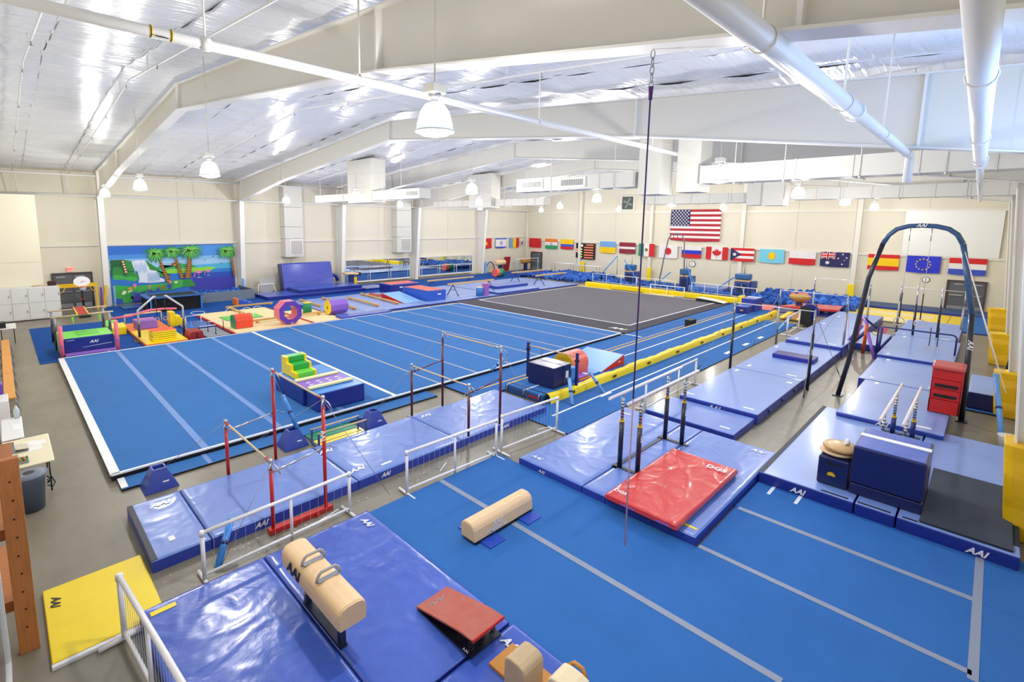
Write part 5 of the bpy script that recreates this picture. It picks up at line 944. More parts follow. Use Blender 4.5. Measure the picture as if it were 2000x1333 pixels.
rh = thing('trapezoid_block', 'dark red foam trapezoid with a black numeral on its front', 'block', (6.1, 24.6, 0)); obj('body', MB().prism([(5.85, .02), (6.5, .02), (6.42, .4), (5.93, .4)], 'y', 24.3, 25.2), M('dark_red_foam', '#9c2420', .45), rh, bevel=.02); text('2', (6.18, 24.29, .2), FY, .26, black, rh, bold=.03)
mat_pad('floor_mat', 'grey flat mat beside the cream mats with red edges', 6.6, 7.62, 24.3, 26.5, .02, .07, M('mat_grey', '#8a929c', .7, .1, 10), bevel=.015, side=black)
mat_pad('floor_mat', 'royal blue flat mat behind the grey mat, kids corner', 6.3, 7.6, 26.7, 28.6, .02, .1, vin2, bevel=.02)
for k, (x, y, z) in enumerate(((6.75, 24.75, .5), (7.35, 25.6, .52), (6.9, 27.6, .55))):
    r = thing('mini_hurdle', ['small black and white hurdle at the front of the grey mat', 'small black and white hurdle at the right edge of the grey mat', 'small white hurdle on the royal blue kids mat'][k], 'hurdle', (x, y, 0))
    obj('cross_bar', MB().tube([(x-.35, y, z), (x+.35, y, z)], .018, 6), white, r)
    for s in (-1, 1): obj('leg', MB().tube([(x+.35*s, y, .07), (x+.35*s, y, z)], .018, 6), black if k < 2 else white, r); obj('foot', MB().tube([(x+.35*s, y-.15, .08), (x+.35*s, y+.15, .08)], .018, 6), black, r)
for x, y, m, lab in ((6.62, 27.0, sky_v, 'small blue cone on a star base in the kids corner'), (10.9, 25.9, pur, 'small purple cone seen through the octagon ring')): obj('foam_cone', MB().lathe([(.14, .1), (.14, .12), (.06, .15), (.015, .42)], (x, y, 0), 12), m, None, lab, 'cone')
# cream mats with red borders
for k, (x0, x1, y0, y1) in enumerate(((7.7, 11.58, 23.95, 30.4), (11.62, 13.5, 23.95, 28.2))):
    r = mat_pad('cream_carpet_mat', ['large cream mat with a red border holding the barrel and octagon', 'smaller cream mat with a red border by the purple barrel'][k], x0, x1, y0, y1, .02, .12, cream, side=redm, bevel=.02)
    for a in ((x0, x1, y0, y0+.08), (x0, x0+.1, y0, y1), (x1-.07, x1, y0, y1)): obj('red_border', MB().box(*a, .119, .124), redm, r)
br = thing('foam_barrel', 'red arched foam barrel with a dark green end', 'foam barrel', (8.45, 25.3, .12)); bz = .5
op = lambda cy_, cz_, R_, n=8, a0=PI/8: [(cy_+R_*math.cos(a0+k*2*PI/n), cz_+R_*math.sin(a0+k*2*PI/n)) for k in range(n)]
ap = [(24.95, .13), (25.62, .13)]+[(25.285+.36*math.cos(a), .5+.3*math.sin(a)) for a in [k*PI/10 for k in range(11)]]
obj('barrel_body', MB().prism(ap, 'x', 8.07, 8.9), M('red_orange_barrel', '#ee4a28', .35, .08, 5, coat=.2), br, bevel=.03); obj('end_panel', MB().prism([(a, b) for a, b in ap], 'x', 8.04, 8.07), dgrn, br, bevel=.01)
orr = thing('octagon_ring', 'big upright octagonal foam ring, pink outside and purple sides', 'foam ring', (10.35, 24.75, .12)); cx_, cz_, Ro, Ri = 10.55, .74, .63, .37
O8 = op(cx_, cz_, Ro); I8 = op(cx_, cz_, Ri); mb = MB()
for k in range(8):
    a, b, c, d = O8[k], O8[(k+1) % 8], I8[(k+1) % 8], I8[k]
    for y in (24.3, 25.0): mb.add([(a[0], y, a[1]), (b[0], y, b[1]), (c[0], y, c[1]), (d[0], y, d[1])], [(0, 1, 2, 3)], 0)
    mb.add([(a[0], 24.3, a[1]), (b[0], 24.3, b[1]), (b[0], 25.0, b[1]), (a[0], 25.0, a[1])], [(0, 1, 2, 3)], 1); mb.add([(d[0], 24.3, d[1]), (c[0], 24.3, c[1]), (c[0], 25.0, c[1]), (d[0], 25.0, d[1])], [(0, 1, 2, 3)], 1)
obj('ring_body', mb, [pur, M('octagon_pink', '#ee6a86', .35, .1, 4, coat=.2)], orr, bevel=.02); text('AAI', (10.6, 24.285, .2), FY, .09, white, orr); orr.rotation_euler = (0, 0, .0)
pb = thing('foam_barrel', 'octagonal purple foam barrel with a yellow end', 'foam barrel', (13.7, 25.5, .12)); obj('barrel_body', MB().prism(op(25.55, .55, .42), 'x', 13.25, 14.35), lpur, pb, bevel=.02); obj('end_panel', MB().prism(op(25.55, .55, .42), 'x', 13.22, 13.25), yel, pb, bevel=.01); obj('handle_slot', MB().box(13.21, 13.22, 25.5, 25.56, .45, .62), black, pb)
gc = thing('foam_cylinder', 'green foam cylinder with yellow top on the cream mat', 'foam cylinder', (12.6, 26.8, .12)); obj('body', MB().lathe([(.25, .13), (.25, .72)], (12.62, 26.8, 0), 24), dgrn, gc); obj('top_disc', MB().lathe([(.25, .72), (.25, .74)], (12.62, 26.8, 0), 24), yel, gc)
for k, (a, b, lab) in enumerate((((9.2, 25.85, .26), (13.1, 25.9, .26), 'low wooden beam running behind the octagon ring'), ((9.6, 31.3, .2), (12.4, 31.2, .2), 'low wooden beam at the back of the cream mat'), ((9.7, 31.0, .2), (9.75, 28.9, .2), 'low wooden beam at the left of the cream mat'), ((14.2, 31.2, .22), (14.1, 28.2, .22), 'low wooden beam on the blue mats, leftmost of the row'), ((15.75, 31.1, .22), (15.25, 25.9, .22), 'low wooden beam on the blue mats, second of the row'), ((17.1, 30.1, .22), (16.9, 26.0, .22), 'low wooden beam on the blue mats, third of the row'), ((18.8, 31.2, .22), (18.35, 25.9, .22), 'low wooden beam on the blue mats, rightmost of the row'))):
    A, B = Vector(a), Vector(b); r = thing('floor_beam', lab, 'balance beam', a); L_ = (B-A).length; an = math.atan2(B.y-A.y, B.x-A.x); obj('beam_body', MB().obox((A+B)/2, (L_, .12, .1), (0, 0, an)), M('beam_orange_tan', '#d8a860', .5, .04, 8, .08, 4), r, bevel=.015)
    for t in (.06, .94): obj('beam_foot', MB().obox(A+(B-A)*t+Vector((0, 0, -.06-(a[2]-.2)/2)), (.1, .3, .04), (0, 0, an)), woodo, r)
for k, (x, y, z, t) in enumerate(((9.0, 28.4, .32, 1.1), (9.7, 28.0, .3, 1.2), (10.4, 28.3, .28, 1.0), (7.2, 27.9, .62, .1))):
    obj('hula_hoop', MB().tube([(x+.32*math.cos(a), y+.32*math.sin(a)*math.cos(t), z+.32*math.sin(a)*math.sin(t)) for a in [q_*PI/14 for q_ in range(28)]], .012, 6, closed=True), white, None, 'white hula hoop, '+['leftmost leaning on the cream mat', 'middle one leaning on the cream mat', 'rightmost one leaning on the cream mat', 'lying flat on a low stand'][k], 'hoop')
mat_pad('floor_mat', 'small green and yellow flat mat under the hoops', 8.4, 10.3, 27.3, 28.6, .125, .15, lime, sy=(27.9,), bevel=.008)
mat_pad('panel_mat', 'royal blue pad at the edge of the exercise floor by the purple barrel', 13.2, 16.4, 23.82, 24.6, .02, .24, vin2, bevel=.03, side=sideb)
# blue mats of the beam area
mat_pad('landing_mat', 'light periwinkle mats under the row of low wooden beams', 13.6, 19.8, 24.85, 31.6, .02, .12, vint, sx=(15.4, 17.4), sy=(28.2,), bevel=.02)
mat_pad('landing_mat', 'light periwinkle mats behind the red-topped blocks', 19.85, 27.0, 24.8, 31.4, .02, .12, vint, sx=(22.3, 24.7), sy=(27.6,), bevel=.02)
mat_pad('landing_mat', 'light periwinkle mat beneath the long balance beams, right part', 27.05, 36.6, 24.8, 31.4, .02, .14, vint, sx=(30.5, 33.5), sy=(27.6,), bevel=.02)
mat_pad('landing_mat', 'thick blue pad lying under the middle balance beam', 28.6, 32.4, 26.9, 28.3, .145, .36, vin, bevel=.03); mat_pad('landing_mat', 'thin periwinkle pad before the middle balance beam', 26.6, 31.4, 24.3+.55, 26.0, .145, .26, vint, bevel=.03)
for x0, x1, y0, y1, zt_, m1, lab in ((20.7, 23.3, 30.2, 31.7, .78, navy, 'royal blue foam block with orange-red top, rear one'), (20.6, 22.15, 25.65, 28.6, .82, M('block_blue', '#2c5cc8', .35, .12, 3, coat=.2), 'royal blue foam block with orange-red top, front one')):
    r = thing('vault_block', lab, 'block', ((x0+x1)/2, (y0+y1)/2, .12)); obj('body', MB().box(x0, x1, y0, y1, .13, zt_-.06), m1, r, bevel=.03); obj('top_border', MB().box(x0, x1, y0, y1, zt_-.055, zt_), vin2, r, bevel=.03); obj('red_top', MB().box(x0+.12, x1-.12, y0+.12, y1-.12, zt_-.002, zt_+.012), salmon, r)
    obj('maker_patch', MB().box(x0+.8, x0+1.1, y0-.012, y0, .5, .58), paper, r)
r = thing('wedge_mat', 'pale blue incline wedge with a red side among the wooden beams', 'wedge mat', (19.5, 27.2, .12)); obj('wedge_body', MB().prism([(25.9, .13), (28.6, .13), (28.6, .52)], 'x', 18.87, 20.35), lsky, r, bevel=.01); obj('red_side', MB().prism([(25.9, .13), (28.6, .13), (28.6, .52)], 'x', 18.84, 18.865), redm, r)
obj('springboard_small', MB().prism([(18.9, .13), (19.9, .13), (18.9, .36)], 'y', 29.6, 30.3), M('springboard_red2', '#d06a50', .7), None, 'small coral springboard before the rear red-topped block', 'springboard', bevel=.01)
def beam(label, x0, x1, y, z, zb_=.13, legs=True):
    r = thing('balance_beam', label, 'balance beam', ((x0+x1)/2, y, zb_)); obj('beam_body', MB().prism([(y-.05, z-.13), (y+.05, z-.13), (y+.065, z-.07), (y+.05, z), (y-.05, z), (y-.065, z-.07)], 'x', x0, x1), bark, r, bevel=.01)
    for x in (x0+.5, x1-.5):
        for s in (-1, 1): obj('leg', MB().tube([(x, y+s*.02, z-.14), (x+s*.0-.1*s, y+s*min(.5, z*.5), zb_+.03)], .032, 8), nvp, r)
        obj('leg_brace', MB().tube([(x+.05, y-.18, (z+zb_)/2), (x-.05, y+.18, (z+zb_)/2)], .02, 6), nvp, r)
    return r
beam('low balance beam nearest the mirrors, behind the red-topped block', 25.2, 30.4, 31.5, .68); beam('high balance beam just right of the red-topped blocks', 22.9, 27.6, 26.35, 1.08)
beam('far balance beam pointing at the single grey door', 33.0, 37.6, 29.3, 1.05, .02); beam('balance beam at the corner of the grey floor by the foam pit', 32.7, 37.0, 26.35, 1.05)
for x, y, m, m2_, h, lab in ((25.15, 25.4, M('cylinder_blue', '#2f7ac0'), cream, .72, 'blue foam cylinder standing by the balance beam'), (25.65, 25.3, M('octagon_violet', '#9a62c0'), salmon, .98, 'violet foam column beside the blue cylinder')):
    r = thing('foam_cylinder', lab, 'foam cylinder', (x, y, .12)); obj('body', MB().lathe([(.26, .13), (.26, h)], (x, y, 0), 8 if h > .8 else 20, sm=h < .8), m, r, bevel=0); obj('top_disc', MB().lathe([(.26, h), (.26, h+.02)], (x, y, 0), 8 if h > .8 else 20), m2_, r)
r = thing('foam_barrel', 'orange-red and green foam barrel by the far beams', 'foam barrel', (36, 33.8, .02)); obj('body', MB().lathe([(.4, -.45), (.42, 0)], (36, 33.8, .46), 14, axis='x'), salmon, r); obj('green_half', MB().lathe([(.42, 0), (.42, .6)], (36, 33.8, .46), 14, axis='x'), dgrn, r)
for x, y, lab in ((39.0, 36.3, 'tan vaulting table before the far corner wall'), (43.2, 36.3, 'brown vaulting horse near the far corner')):
    r = thing('vault_table', lab, 'vault table', (x, y, 0)); obj('padded_top', MB().lathe([(.2, -.75), (.3, -.6), (.3, .6), (.2, .75)], (x, y, 1.15), 14, axis='x'), tan if x < 41 else M('horse_brown', '#b0803c'), r, bevel=.0); obj('pedestal', MB().box(x-.18, x+.18, y-.15, y+.15, .02, .95), navyd, r, bevel=.02); obj('base', MB().box(x-.4, x+.4, y-.35, y+.35, .02, .08), navyd, r)
obj('leaning_mat', MB().obox((41.0, 37.2, .85), (.9, .18, 1.6), (.15, 0, 0)), M('dark_red_mat', '#98202c'), None, 'dark red mat leaning at the wall under the leftmost flags', 'mat', bevel=.03)
obj('folded_trampoline', MB().tube([(38.5+.7*math.cos(a), 37.3, .02+1.15*math.sin(a)) for a in [k*PI/10 for k in range(11)]], .05, 8), nvp, None, 'folded navy mini trampoline frame against the wall', 'trampoline')
r = thing('bar_trainer', 'pale single bar with blue foot pads near the grey far door', 'bar', (40, 33, 0)); obj('bar_rail', MB().tube([(38.4, 33.5, 1.7), (42.0, 33.5, 1.7)], .03, 8), pipe_m, r)
for x in (38.5, 41.9): obj('upright', MB().tube([(x, 33.5, .02), (x, 33.5, 1.7)], .04, 8), lsky, r)
obj('tumbling_trampoline', MB().box(37.2, 42.5, 32.0, 33.2, .35, .45).box(37.3, 37.4, 32.1, 33.1, .02, .35).box(42.3, 42.4, 32.1, 33.1, .02, .35), vin2, None, 'long blue tumbling trampoline in front of the far corner', 'trampoline', bevel=.01)
# back wall gear
bm_ = thing('crash_mat', 'huge wrinkled royal blue crash mat leaning against the back wall', 'mat', (17.3, 37, .02)); v0 = M('vinyl_crash', '#2c3fae', .35, .9, 1.1, .08, 2, coat=.2, stretch=(1, 1, 2.2)); obj('mat_body', MB().prism([(35.9, .03), (36.6, .03), (37.05, 2.15), (36.35, 2.2)], 'x', 15.2, 19.25), v0, bm_, bevel=.08, seg=3); obj('side_panel', MB().prism([(35.95, .06), (36.55, .06), (37.0, 2.1), (36.4, 2.15)], 'x', 15.16, 15.2), navyd, bm_)
obj('folded_mat', MB().tube([(19.6+.35*math.cos(a), 36.7, .55+.5*math.sin(a)) for a in [k*PI/8 for k in range(9)]], .14, 8), navy, None, 'curved navy mat leaning right of the huge crash mat', 'mat')
for k, (x0, x1, y0, y1, z0, z1) in enumerate(((12.9, 20.5, 33.3, 35.6, .02, .26), (15.3, 20.4, 33.6, 35.7, .265, .5), (20.6, 22.6, 33.4, 35.2, .02, .18))): mat_pad('crash_mat', 'flat navy mat on the carpet before the crash mat, '+['long lower one', 'upper one of the stack', 'short one at the right'][k], x0, x1, y0, y1, z0, z1, vin2, side=navy, bevel=.03)
r = thing('vault_table', 'tan topped vaulting table right of the crash mats', 'vault table', (21.0, 36, 0)); obj('padded_top', MB().obox((20.9, 36.2, 1.12), (1.3, .6, .16), (0, .06, 0)), tan, r, bevel=.06); obj('end_roll', MB().lathe([(.14, -.3), (.14, .3)], (21.6, 36.2, 1.05), 12, axis='y'), black, r); obj('pedestal', MB().box(20.75, 21.1, 36.05, 36.35, .02, 1.04), nvp, r); obj('yellow_sleeve', MB().box(21.12, 21.4, 36.05, 36.35, .1, .8), yeld, r)
r = thing('rebounder', 'white tube frame with grey net leaning by the second column', 'rebounder', (14.0, 36.5, 0)); obj('frame', MB().tube([(13.3, 36.0, .02), (13.45, 36.3, .75), (14.5, 36.3, .75), (14.65, 36.0, .02)], .03, 8), white, r); obj('net_panel', MB().add([(13.6, 36.45, .7), (14.75, 36.5, .7), (14.9, 37.0, 1.1), (13.8, 36.95, 1.1), (13.6, 36.47, .7), (14.75, 36.52, .7), (14.9, 37.02, 1.1), (13.8, 36.97, 1.1)], [(0, 1, 2, 3), (4, 7, 6, 5), (0, 4, 5, 1), (1, 5, 6, 2), (2, 6, 7, 3), (3, 7, 4, 0)]).box(13.55, 14.45, 36.33, 36.36, .1, .7), M('net_grey', '#a8a8aa', .8), r)
tr = thing('trampoline', 'large blue framed trampoline standing before the mural', 'trampoline', (7.1, 33.7, 0))
obj('frame_pad', MB().box(5.9, 8.9, 32.9, 33.2, .82, .9).box(5.9, 8.9, 34.8, 35.1, .82, .9).box(5.9, 6.2, 33.2, 34.8, .82, .9).box(8.6, 8.9, 33.2, 34.8, .82, .9), M('tramp_blue', '#1d5aa6', .4), tr, bevel=.02); obj('bed', MB().box(6.2, 8.6, 33.2, 34.8, .84, .86), black, tr); obj('skirt', MB().box(6.0, 8.8, 33.0, 33.05, .05, .8).box(6.0, 6.05, 33.0, 35.0, .05, .8), M('skirt_black', '#0c0e16', .9), tr)
for x in (6.1, 8.75): obj('leg', MB().box(x-.04, x+.04, 32.95, 33.03, .02, .82), sky_v, tr)
mat_pad('floor_mat', 'small royal blue pad on the carpet before the mural plants', 5.1, 6.0, 35.2, 36.3, .03, .1, vin2, bevel=.02)
obj('toy_boat_block', MB().lathe([(.12, 0), (.28, .1), (.22, .16)], (8.9, 35.6, .6), 12), yel, None, 'small yellow foam piece between trampoline and foam pit', 'toy')
for y0, lab in ((32.6, 'blue foam steps by the pit wall'), ): 
    r = thing('foam_stairs', 'low royal blue foam steps with an orange end by the pit wall', 'foam stairs', (10.9, 32.7, 0))
    for k in range(3): obj('step', MB().box(10.75+k*.28, 11.03+k*.28, 32.4, 33.2, .03, .42-k*.12), vin2, r, bevel=.02)
    obj('end_panel', MB().box(10.6, 10.74, 32.4, 33.2, .03, .46), org, r, bevel=.02)
# ------------------------------------------------------------------ foam pits
cube_me = []
def pit(label_g, x0, x1, y0, y1, h, n, n_under, wall=None, size=.2):
    P = []
    for k in range(n):
        x, y = random.uniform(x0+.15, x1-.15), random.uniform(y0+.15, y1-.15); z = h*(.75+.25*math.sin(x*2.1)*math.cos(y*1.7))+random.uniform(-.04, .06); P.append((x, y, z))
    for x, y, z in P:
        if len(cube_me) < 3:
            o = obj('foam_cube', MB().box(-.1, .1, -.1, .1, -.1, .1), foamc[len(cube_me)], None, bevel=0); cube_me.append(o.data)
            for v in o.data.vertices: v.co.z -= .1
        else: o = bpy.data.objects.new('foam_cube', random.choice(cube_me)); COL.objects.link(o)
        o.location = (x, y, z); o.rotation_euler = [random.uniform(0, 3) for _ in range(3)]; s_ = size/.2*random.uniform(.85, 1.15); o.scale = (s_, s_, s_*random.uniform(.7, 1))
        setp(o, label_g[0], 'foam cube', label_g[1])
    mb = MB()
    for k in range(n_under):
        c_ = (random.uniform(x0+.15, x1-.15), random.uniform(y0+.15, y1-.15), random.uniform(.1, max(.12, h*.72))); mb.obox(c_, (size, size, size*.9), [random.uniform(0, 3) for _ in range(3)], random.randrange(3))
    obj('foam_cube_pile', mb, foamc, None, label_g[2], 'foam cubes', kind='stuff')
pit(('blue foam cube on top of the pit behind the corner balance beam', 'blue foam cubes of the pit left of the towers', 'blue foam cubes heaped in the pit left of the towers'), 38.2, 44.6, 25.6, 32.0, .38, 115, 500, size=.27)
pit(('blue foam cube on top of the pit behind the red mats', 'blue foam cubes of the pit right of the towers', 'blue foam cubes heaped in the pit right of the towers'), 38.4, 44.4, 5.6, 11.8, .5, 120, 520, size=.27)
pit(('blue foam cube in the small grey-walled pit under the mural', 'blue foam cubes of the mural pit', 'blue foam cubes filling the small pit under the mural'), 9.1, 12.5, 35.15, 37.6, .55, 60, 260, size=.22)
pit(('blue foam cube between the far blue towers', 'blue foam cubes between the towers', 'low heap of blue foam cubes around the far blue towers'), 40.2, 43.5, 12.2, 25.3, .12, 60, 300, size=.24)
pw_ = thing('pit_wall', 'grey padded wall in front of the small foam pit, rounded left end', 'pit wall', (10.8, 35, 0)); obj('front_board', MB().prism([(8.85, .02), (12.65, .02), (12.65, .66), (9.3, .66), (9.02, .6), (8.87, .42)], 'y', 34.9, 35.02), M('pit_grey', '#6d7a88', .6), pw_, bevel=.01); obj('side_board', MB().box(12.55, 12.66, 35.03, 37.8, .02, .66), M('pit_grey', '#6d7a88'), pw_)
# far right: red mats, yellow frames, vault table, cart
for k, (pts, z) in enumerate((([(35.4, 8.9), (37.6, 8.4), (38.4, 6.2), (36.3, 6.1)], .42), ([(34.1, 10.2), (36.6, 10.6), (36.6, 9.4), (34.3, 9.1)], .22), ([(40.5, 9.5), (41.5, 9.9), (41.9, 8.9), (40.9, 8.6)], .62))): obj('landing_mat', MB().prism(pts, 'z', z-.16, z), salmon if k else redv, None, ['long red mat lying at the edge of the right foam pit', 'red mat at the end of the yellow-edged strip', 'small red mat lying on the foam cubes'][k], 'mat', bevel=.04)
obj('pit_edge', MB().prism([(34.0, 10.4), (37.9, 11.0), (38.3, 5.6), (35.7, 5.9), (35.2, 8.8), (34.0, 9.0)], 'z', 0, .06), navy, None, 'navy padded ledge under the red mats by the foam pit', 'pad', bevel=.01)
yr = thing('yellow_rail_pad', 'long yellow padded beam at the far edge of the grey floor', 'pad', (36.8, 17.5, 0))
for k in range(5): obj('pad_section', MB().box(36.5, 36.95, 11.75+k*2.45, 11.75+(k+1)*2.45-.02, .05, .42), yel, yr, bevel=.05)
for y in (11.7, ): obj('end_pad', MB().box(36.45, 37.0, y-.3, y+.02, .02, .62), yel, yr, bevel=.04)
for a, b, lab in ((21.2, 24.4, 'flat yellow strip at the far left corner of the grey floor'), (16.0, 18.4, 'flat yellow strip at the middle of the grey floor far edge')): obj('floor_strip', MB().box(36.0, 36.3, a, b, .085, .11), yel, None, lab, 'strip', bevel=.008)
r = thing('springboard', 'white topped curved springboard at the far grey floor corner', 'springboard', (35.4, 13.3, 0)); obj('deck', MB().prism([(12.2, .12), (12.9, .22), (14.0, .3), (14.0, .34), (12.9, .27), (12.2, .16)], 'x', 35.3, 36.0), white, r); obj('base', MB().box(35.35, 35.95, 12.9, 14.1, .085, .25), black, r)
for x0, x1, y0, y1, h, lab, m in ((31.3, 32.4, 9.55, 10.15, .68, 'low navy foam block on the blue strip end', navy), (32.5, 33.9, 9.5, 10.25, 1.02, 'tall navy foam block behind the low one', M('vinyl_slate_top', '#2b3aa0'))):
    r = thing('spotting_block', lab, 'block', ((x0+x1)/2, (y0+y1)/2, .25)); obj('body', MB().box(x0, x1, y0, y1, .255, h, 0, 1), [m, vin], r, bevel=.02)
    if h > 1: obj('white_stripe', MB().box(x0+.9, x0+1.1, y0, y1, h, h+.01), paper, r)
    else: obj('maker_patch', MB().box(x0-.012, x0, y0+.2, y0+.35, .42, .5), yeld, r)
yf = thing('ground_trampoline', 'two in-floor trampolines with wide yellow frames at the far right', 'trampoline', (38, 3.3, 0))
obj('frame_pad', MB().box(36.0, 41.2, .9, 1.4, .02, .12).box(40.6, 41.2, 1.42, 5.9, .02, .12).box(38.3, 38.8, 1.42, 5.7, .02, .12).box(36.0, 36.5, 1.42, 3.0, .02, .12).box(36.0, 40.58, 1.42, 2.1, .02, .118).box(37.0, 41.0, 5.4, 5.9, .02, .119), yel, yf, bevel=.01); obj('bed', MB().box(36.5, 38.3, 2.1, 5.4, .03, .08), M('bed_pale', '#e8d8a8', .8), yf); obj('bed', MB().box(38.8, 40.6, 2.1, 5.4, .03, .08), M('bed_pale', '#e8d8a8'), yf)
mat_pad('floor_mat', 'dark blue padding strip along the far wall behind the yellow frames', 42.5, 45.0, -.3, 6.1, .01, .12, M('wall_foot_pad', '#3c5684', .6), bevel=.02); mat_pad('floor_mat', 'bright blue mat in front of the right double door', 35.8, 42.4, -.55, .85, .01, .06, carpet, 'carpet', bevel=.01)
r = thing('vault_table', 'tan bowl-shaped vaulting table before the right foam pit', 'vault table', (36.7, 8.2, 0)); obj('padded_top', MB().lathe([(.12, .55), (.35, .62), (.55, .8), (.6, .95), (.55, 1.0), (.3, 1.04), (.02, 1.05)], (36.5, 8.15, .05), 20), M('vault_tan', '#b99a5a', .4, .05, 5), r); obj('pedestal', MB().box(36.3, 36.7, 8.0, 8.3, .07, .62), navyd, r)
r = thing('springboard', 'yellow springboard with brown middle before the tan vaulting table', 'springboard', (33.5, 7.7, 0)); obj('deck_side', MB().prism([(32.5, .1), (34.4, .22), (34.4, .26), (32.5, .14)], 'y', 7.1, 7.35).prism([(32.5, .1), (34.4, .22), (34.4, .26), (32.5, .14)], 'y', 7.95, 8.2), yel, r); obj('deck_middle', MB().prism([(32.5, .1), (34.4, .22), (34.4, .262), (32.5, .142)], 'y', 7.36, 7.94), M('board_brown', '#a9764a'), r); obj('base', MB().box(32.6, 34.4, 7.2, 8.1, .04, .1), yeld, r)
r = thing('equipment_cart', 'black wheeled cart holding a dark blue round pad', 'cart', (31.8, 6.65, 0)); obj('frame', MB().box(31.2, 31.26, 6.4, 6.9, .1, 1.1).box(32.4, 32.46, 6.4, 6.9, .1, 1.1).box(31.26, 32.4, 6.4, 6.9, .12, .18), black, r); obj('round_pad', MB().lathe([(.42, -.12), (.42, .12)], (31.9, 6.6, .75), 20, axis='x'), navy, r)
for x in (31.3, 32.35): obj('wheel', MB().lathe([(.09, -.03), (.09, .03)], (x, 6.5, .09), 12, axis='y'), black, r)
sleeve('pale blue foam sleeve beside the yellow springboard', (29.0, 7.3, .05), (30.6, 7.2, .5), .06, lsky)
# far blue towers and frames
for k, (y, w_, h) in enumerate(((22.35, .95, 1.78), (17.45, .75, 1.75), (13.0, 1.1, 1.72))):
    X = 41.0; r = thing('spotting_tower', 'blue padded tower before the far wall, '+['left one', 'middle one', 'right one'][k], 'tower', (X, y, 0))
    obj('lower_pad', MB().box(X, X+.8, y-w_/2, y+w_/2, .02, 1.1), M('tower_blue', '#2c4c98', .4, .1, 4), r, bevel=.04); obj('head_pad', MB().box(X-.06, X+.5, y-w_/2, y+w_/2, 1.28, h), M('tower_top', '#27619c', .4, .1, 4), r, bevel=.09, seg=3); obj('frame_strap', MB().box(X-.03, X+.3, y-w_/2, y+w_/2, 1.12, 1.26), M('tower_band', '#c8a88a'), r)
    obj('mast', MB().tube([(X+.4, y, h-.05), (X+.4, y, h+.7)], .03, 8), steel, r); obj('side_pad', MB().box(X+.1, X+.7, y-w_/2-.32, y-w_/2-.01, .02, 1.2), M('tower_side', '#3a4c90', .4), r, bevel=.03); obj('chest_panel', MB().box(X-.05, X, y-w_*.3, y+w_*.3, .3, .95), navyd, r, bevel=.01)
for k, (a, b) in enumerate((((40.0, 25.2, .1), (41, 23.6, 2.5)), ((39.9, 20.6, .1), (41, 22.9, 2.2)), ((39.7, 19.5, .1), (41, 18.6, 1.4)), ((39.6, 15.6, .05), (41, 17.0, 1.5)), ((39.6, 15.9, .05), (41, 17.2, 1.9)), ((39.6, 14.9, .05), (41, 13.6, 1.4)), ((39.8, 12.3, .05), (41.2, 13.2, 1.1)))): sleeve('thin blue padded brace beside the far towers, %s from the left' % (ORD+['seventh'])[k], a, b, .045, sky_v)
for k, y in enumerate((23.7, 14.0)): highbar_ = obj('bar_upright', MB().tube([(41.2, y, .02), (41.2, y, 2.45)], .035, 8), steel, None, 'tall grey bar post between the far towers, '+['left one', 'right one'][k], 'post')
r = thing('rings_tower', 'thin dark arch of the far rings frame before the big flag', 'ring frame', (41, 17.6, 0)); obj('arch_tube', MB().tube([(41, 19.6, .02), (41, 19.25, 2.5), (41, 18.95, 4.2), (41, 18.75, 4.5), (41, 18.5, 4.6), (41, 18.0, 4.6), (41, 17.8, 4.5), (41, 17.6, 4.0), (41, 17.35, .05)], .05, 8), M('far_frame_slate', '#5a6878', .4), r); obj('rings_bundle', MB().tube([(41, 18.5, 4.55), (41, 18.55, 4.2)], .03, 6).tube([(41, 18.2, 4.55), (41, 18.2, 4.2)], .03, 6), redm, r)
mat_pad('floor_mat', 'lilac-blue sloping mat lying between the far towers', 40.6, 42.8, 14.2, 16.9, .02, .5, vin, bevel=.06, side=vin)
for k, (x, y0, y1, z) in enumerate(((43.2, 29.8, 33.0, 1.2), (43.0, 26.6, 29.4, 1.15))):
    r = thing('parallel_bars', 'far white-railed bars behind the left foam pit, '+['left pair', 'right pair'][k], 'parallel bars', (x, y0, 0))
    for xx in (x, x+.5):
        obj('bar_rail', MB().tube([(xx, y0, z), (xx, y1, z)], .03, 8), white, r)
        for y in (y0+.4, y1-.4): obj('upright', MB().tube([(xx, y, .05), (xx, y, z)], .035, 8), steel, r)
for y, z1, lab, x in ((30.25, 1.35, 'yellow wall pad under the score board', WX1-.16), (22.5, 1.3, 'narrow yellow wall pad behind the left tower', WX1-.34), (6.95, 1.2, 'yellow wall pad behind the second ring mat, far wall', WX1-.36)): obj('wall_pad', MB().box(x-.14, x, y-.38 if y > 30 else y-.2, y+.38 if y > 30 else y+.2, .02, z1), yel, None, lab, 'pad', bevel=.03)
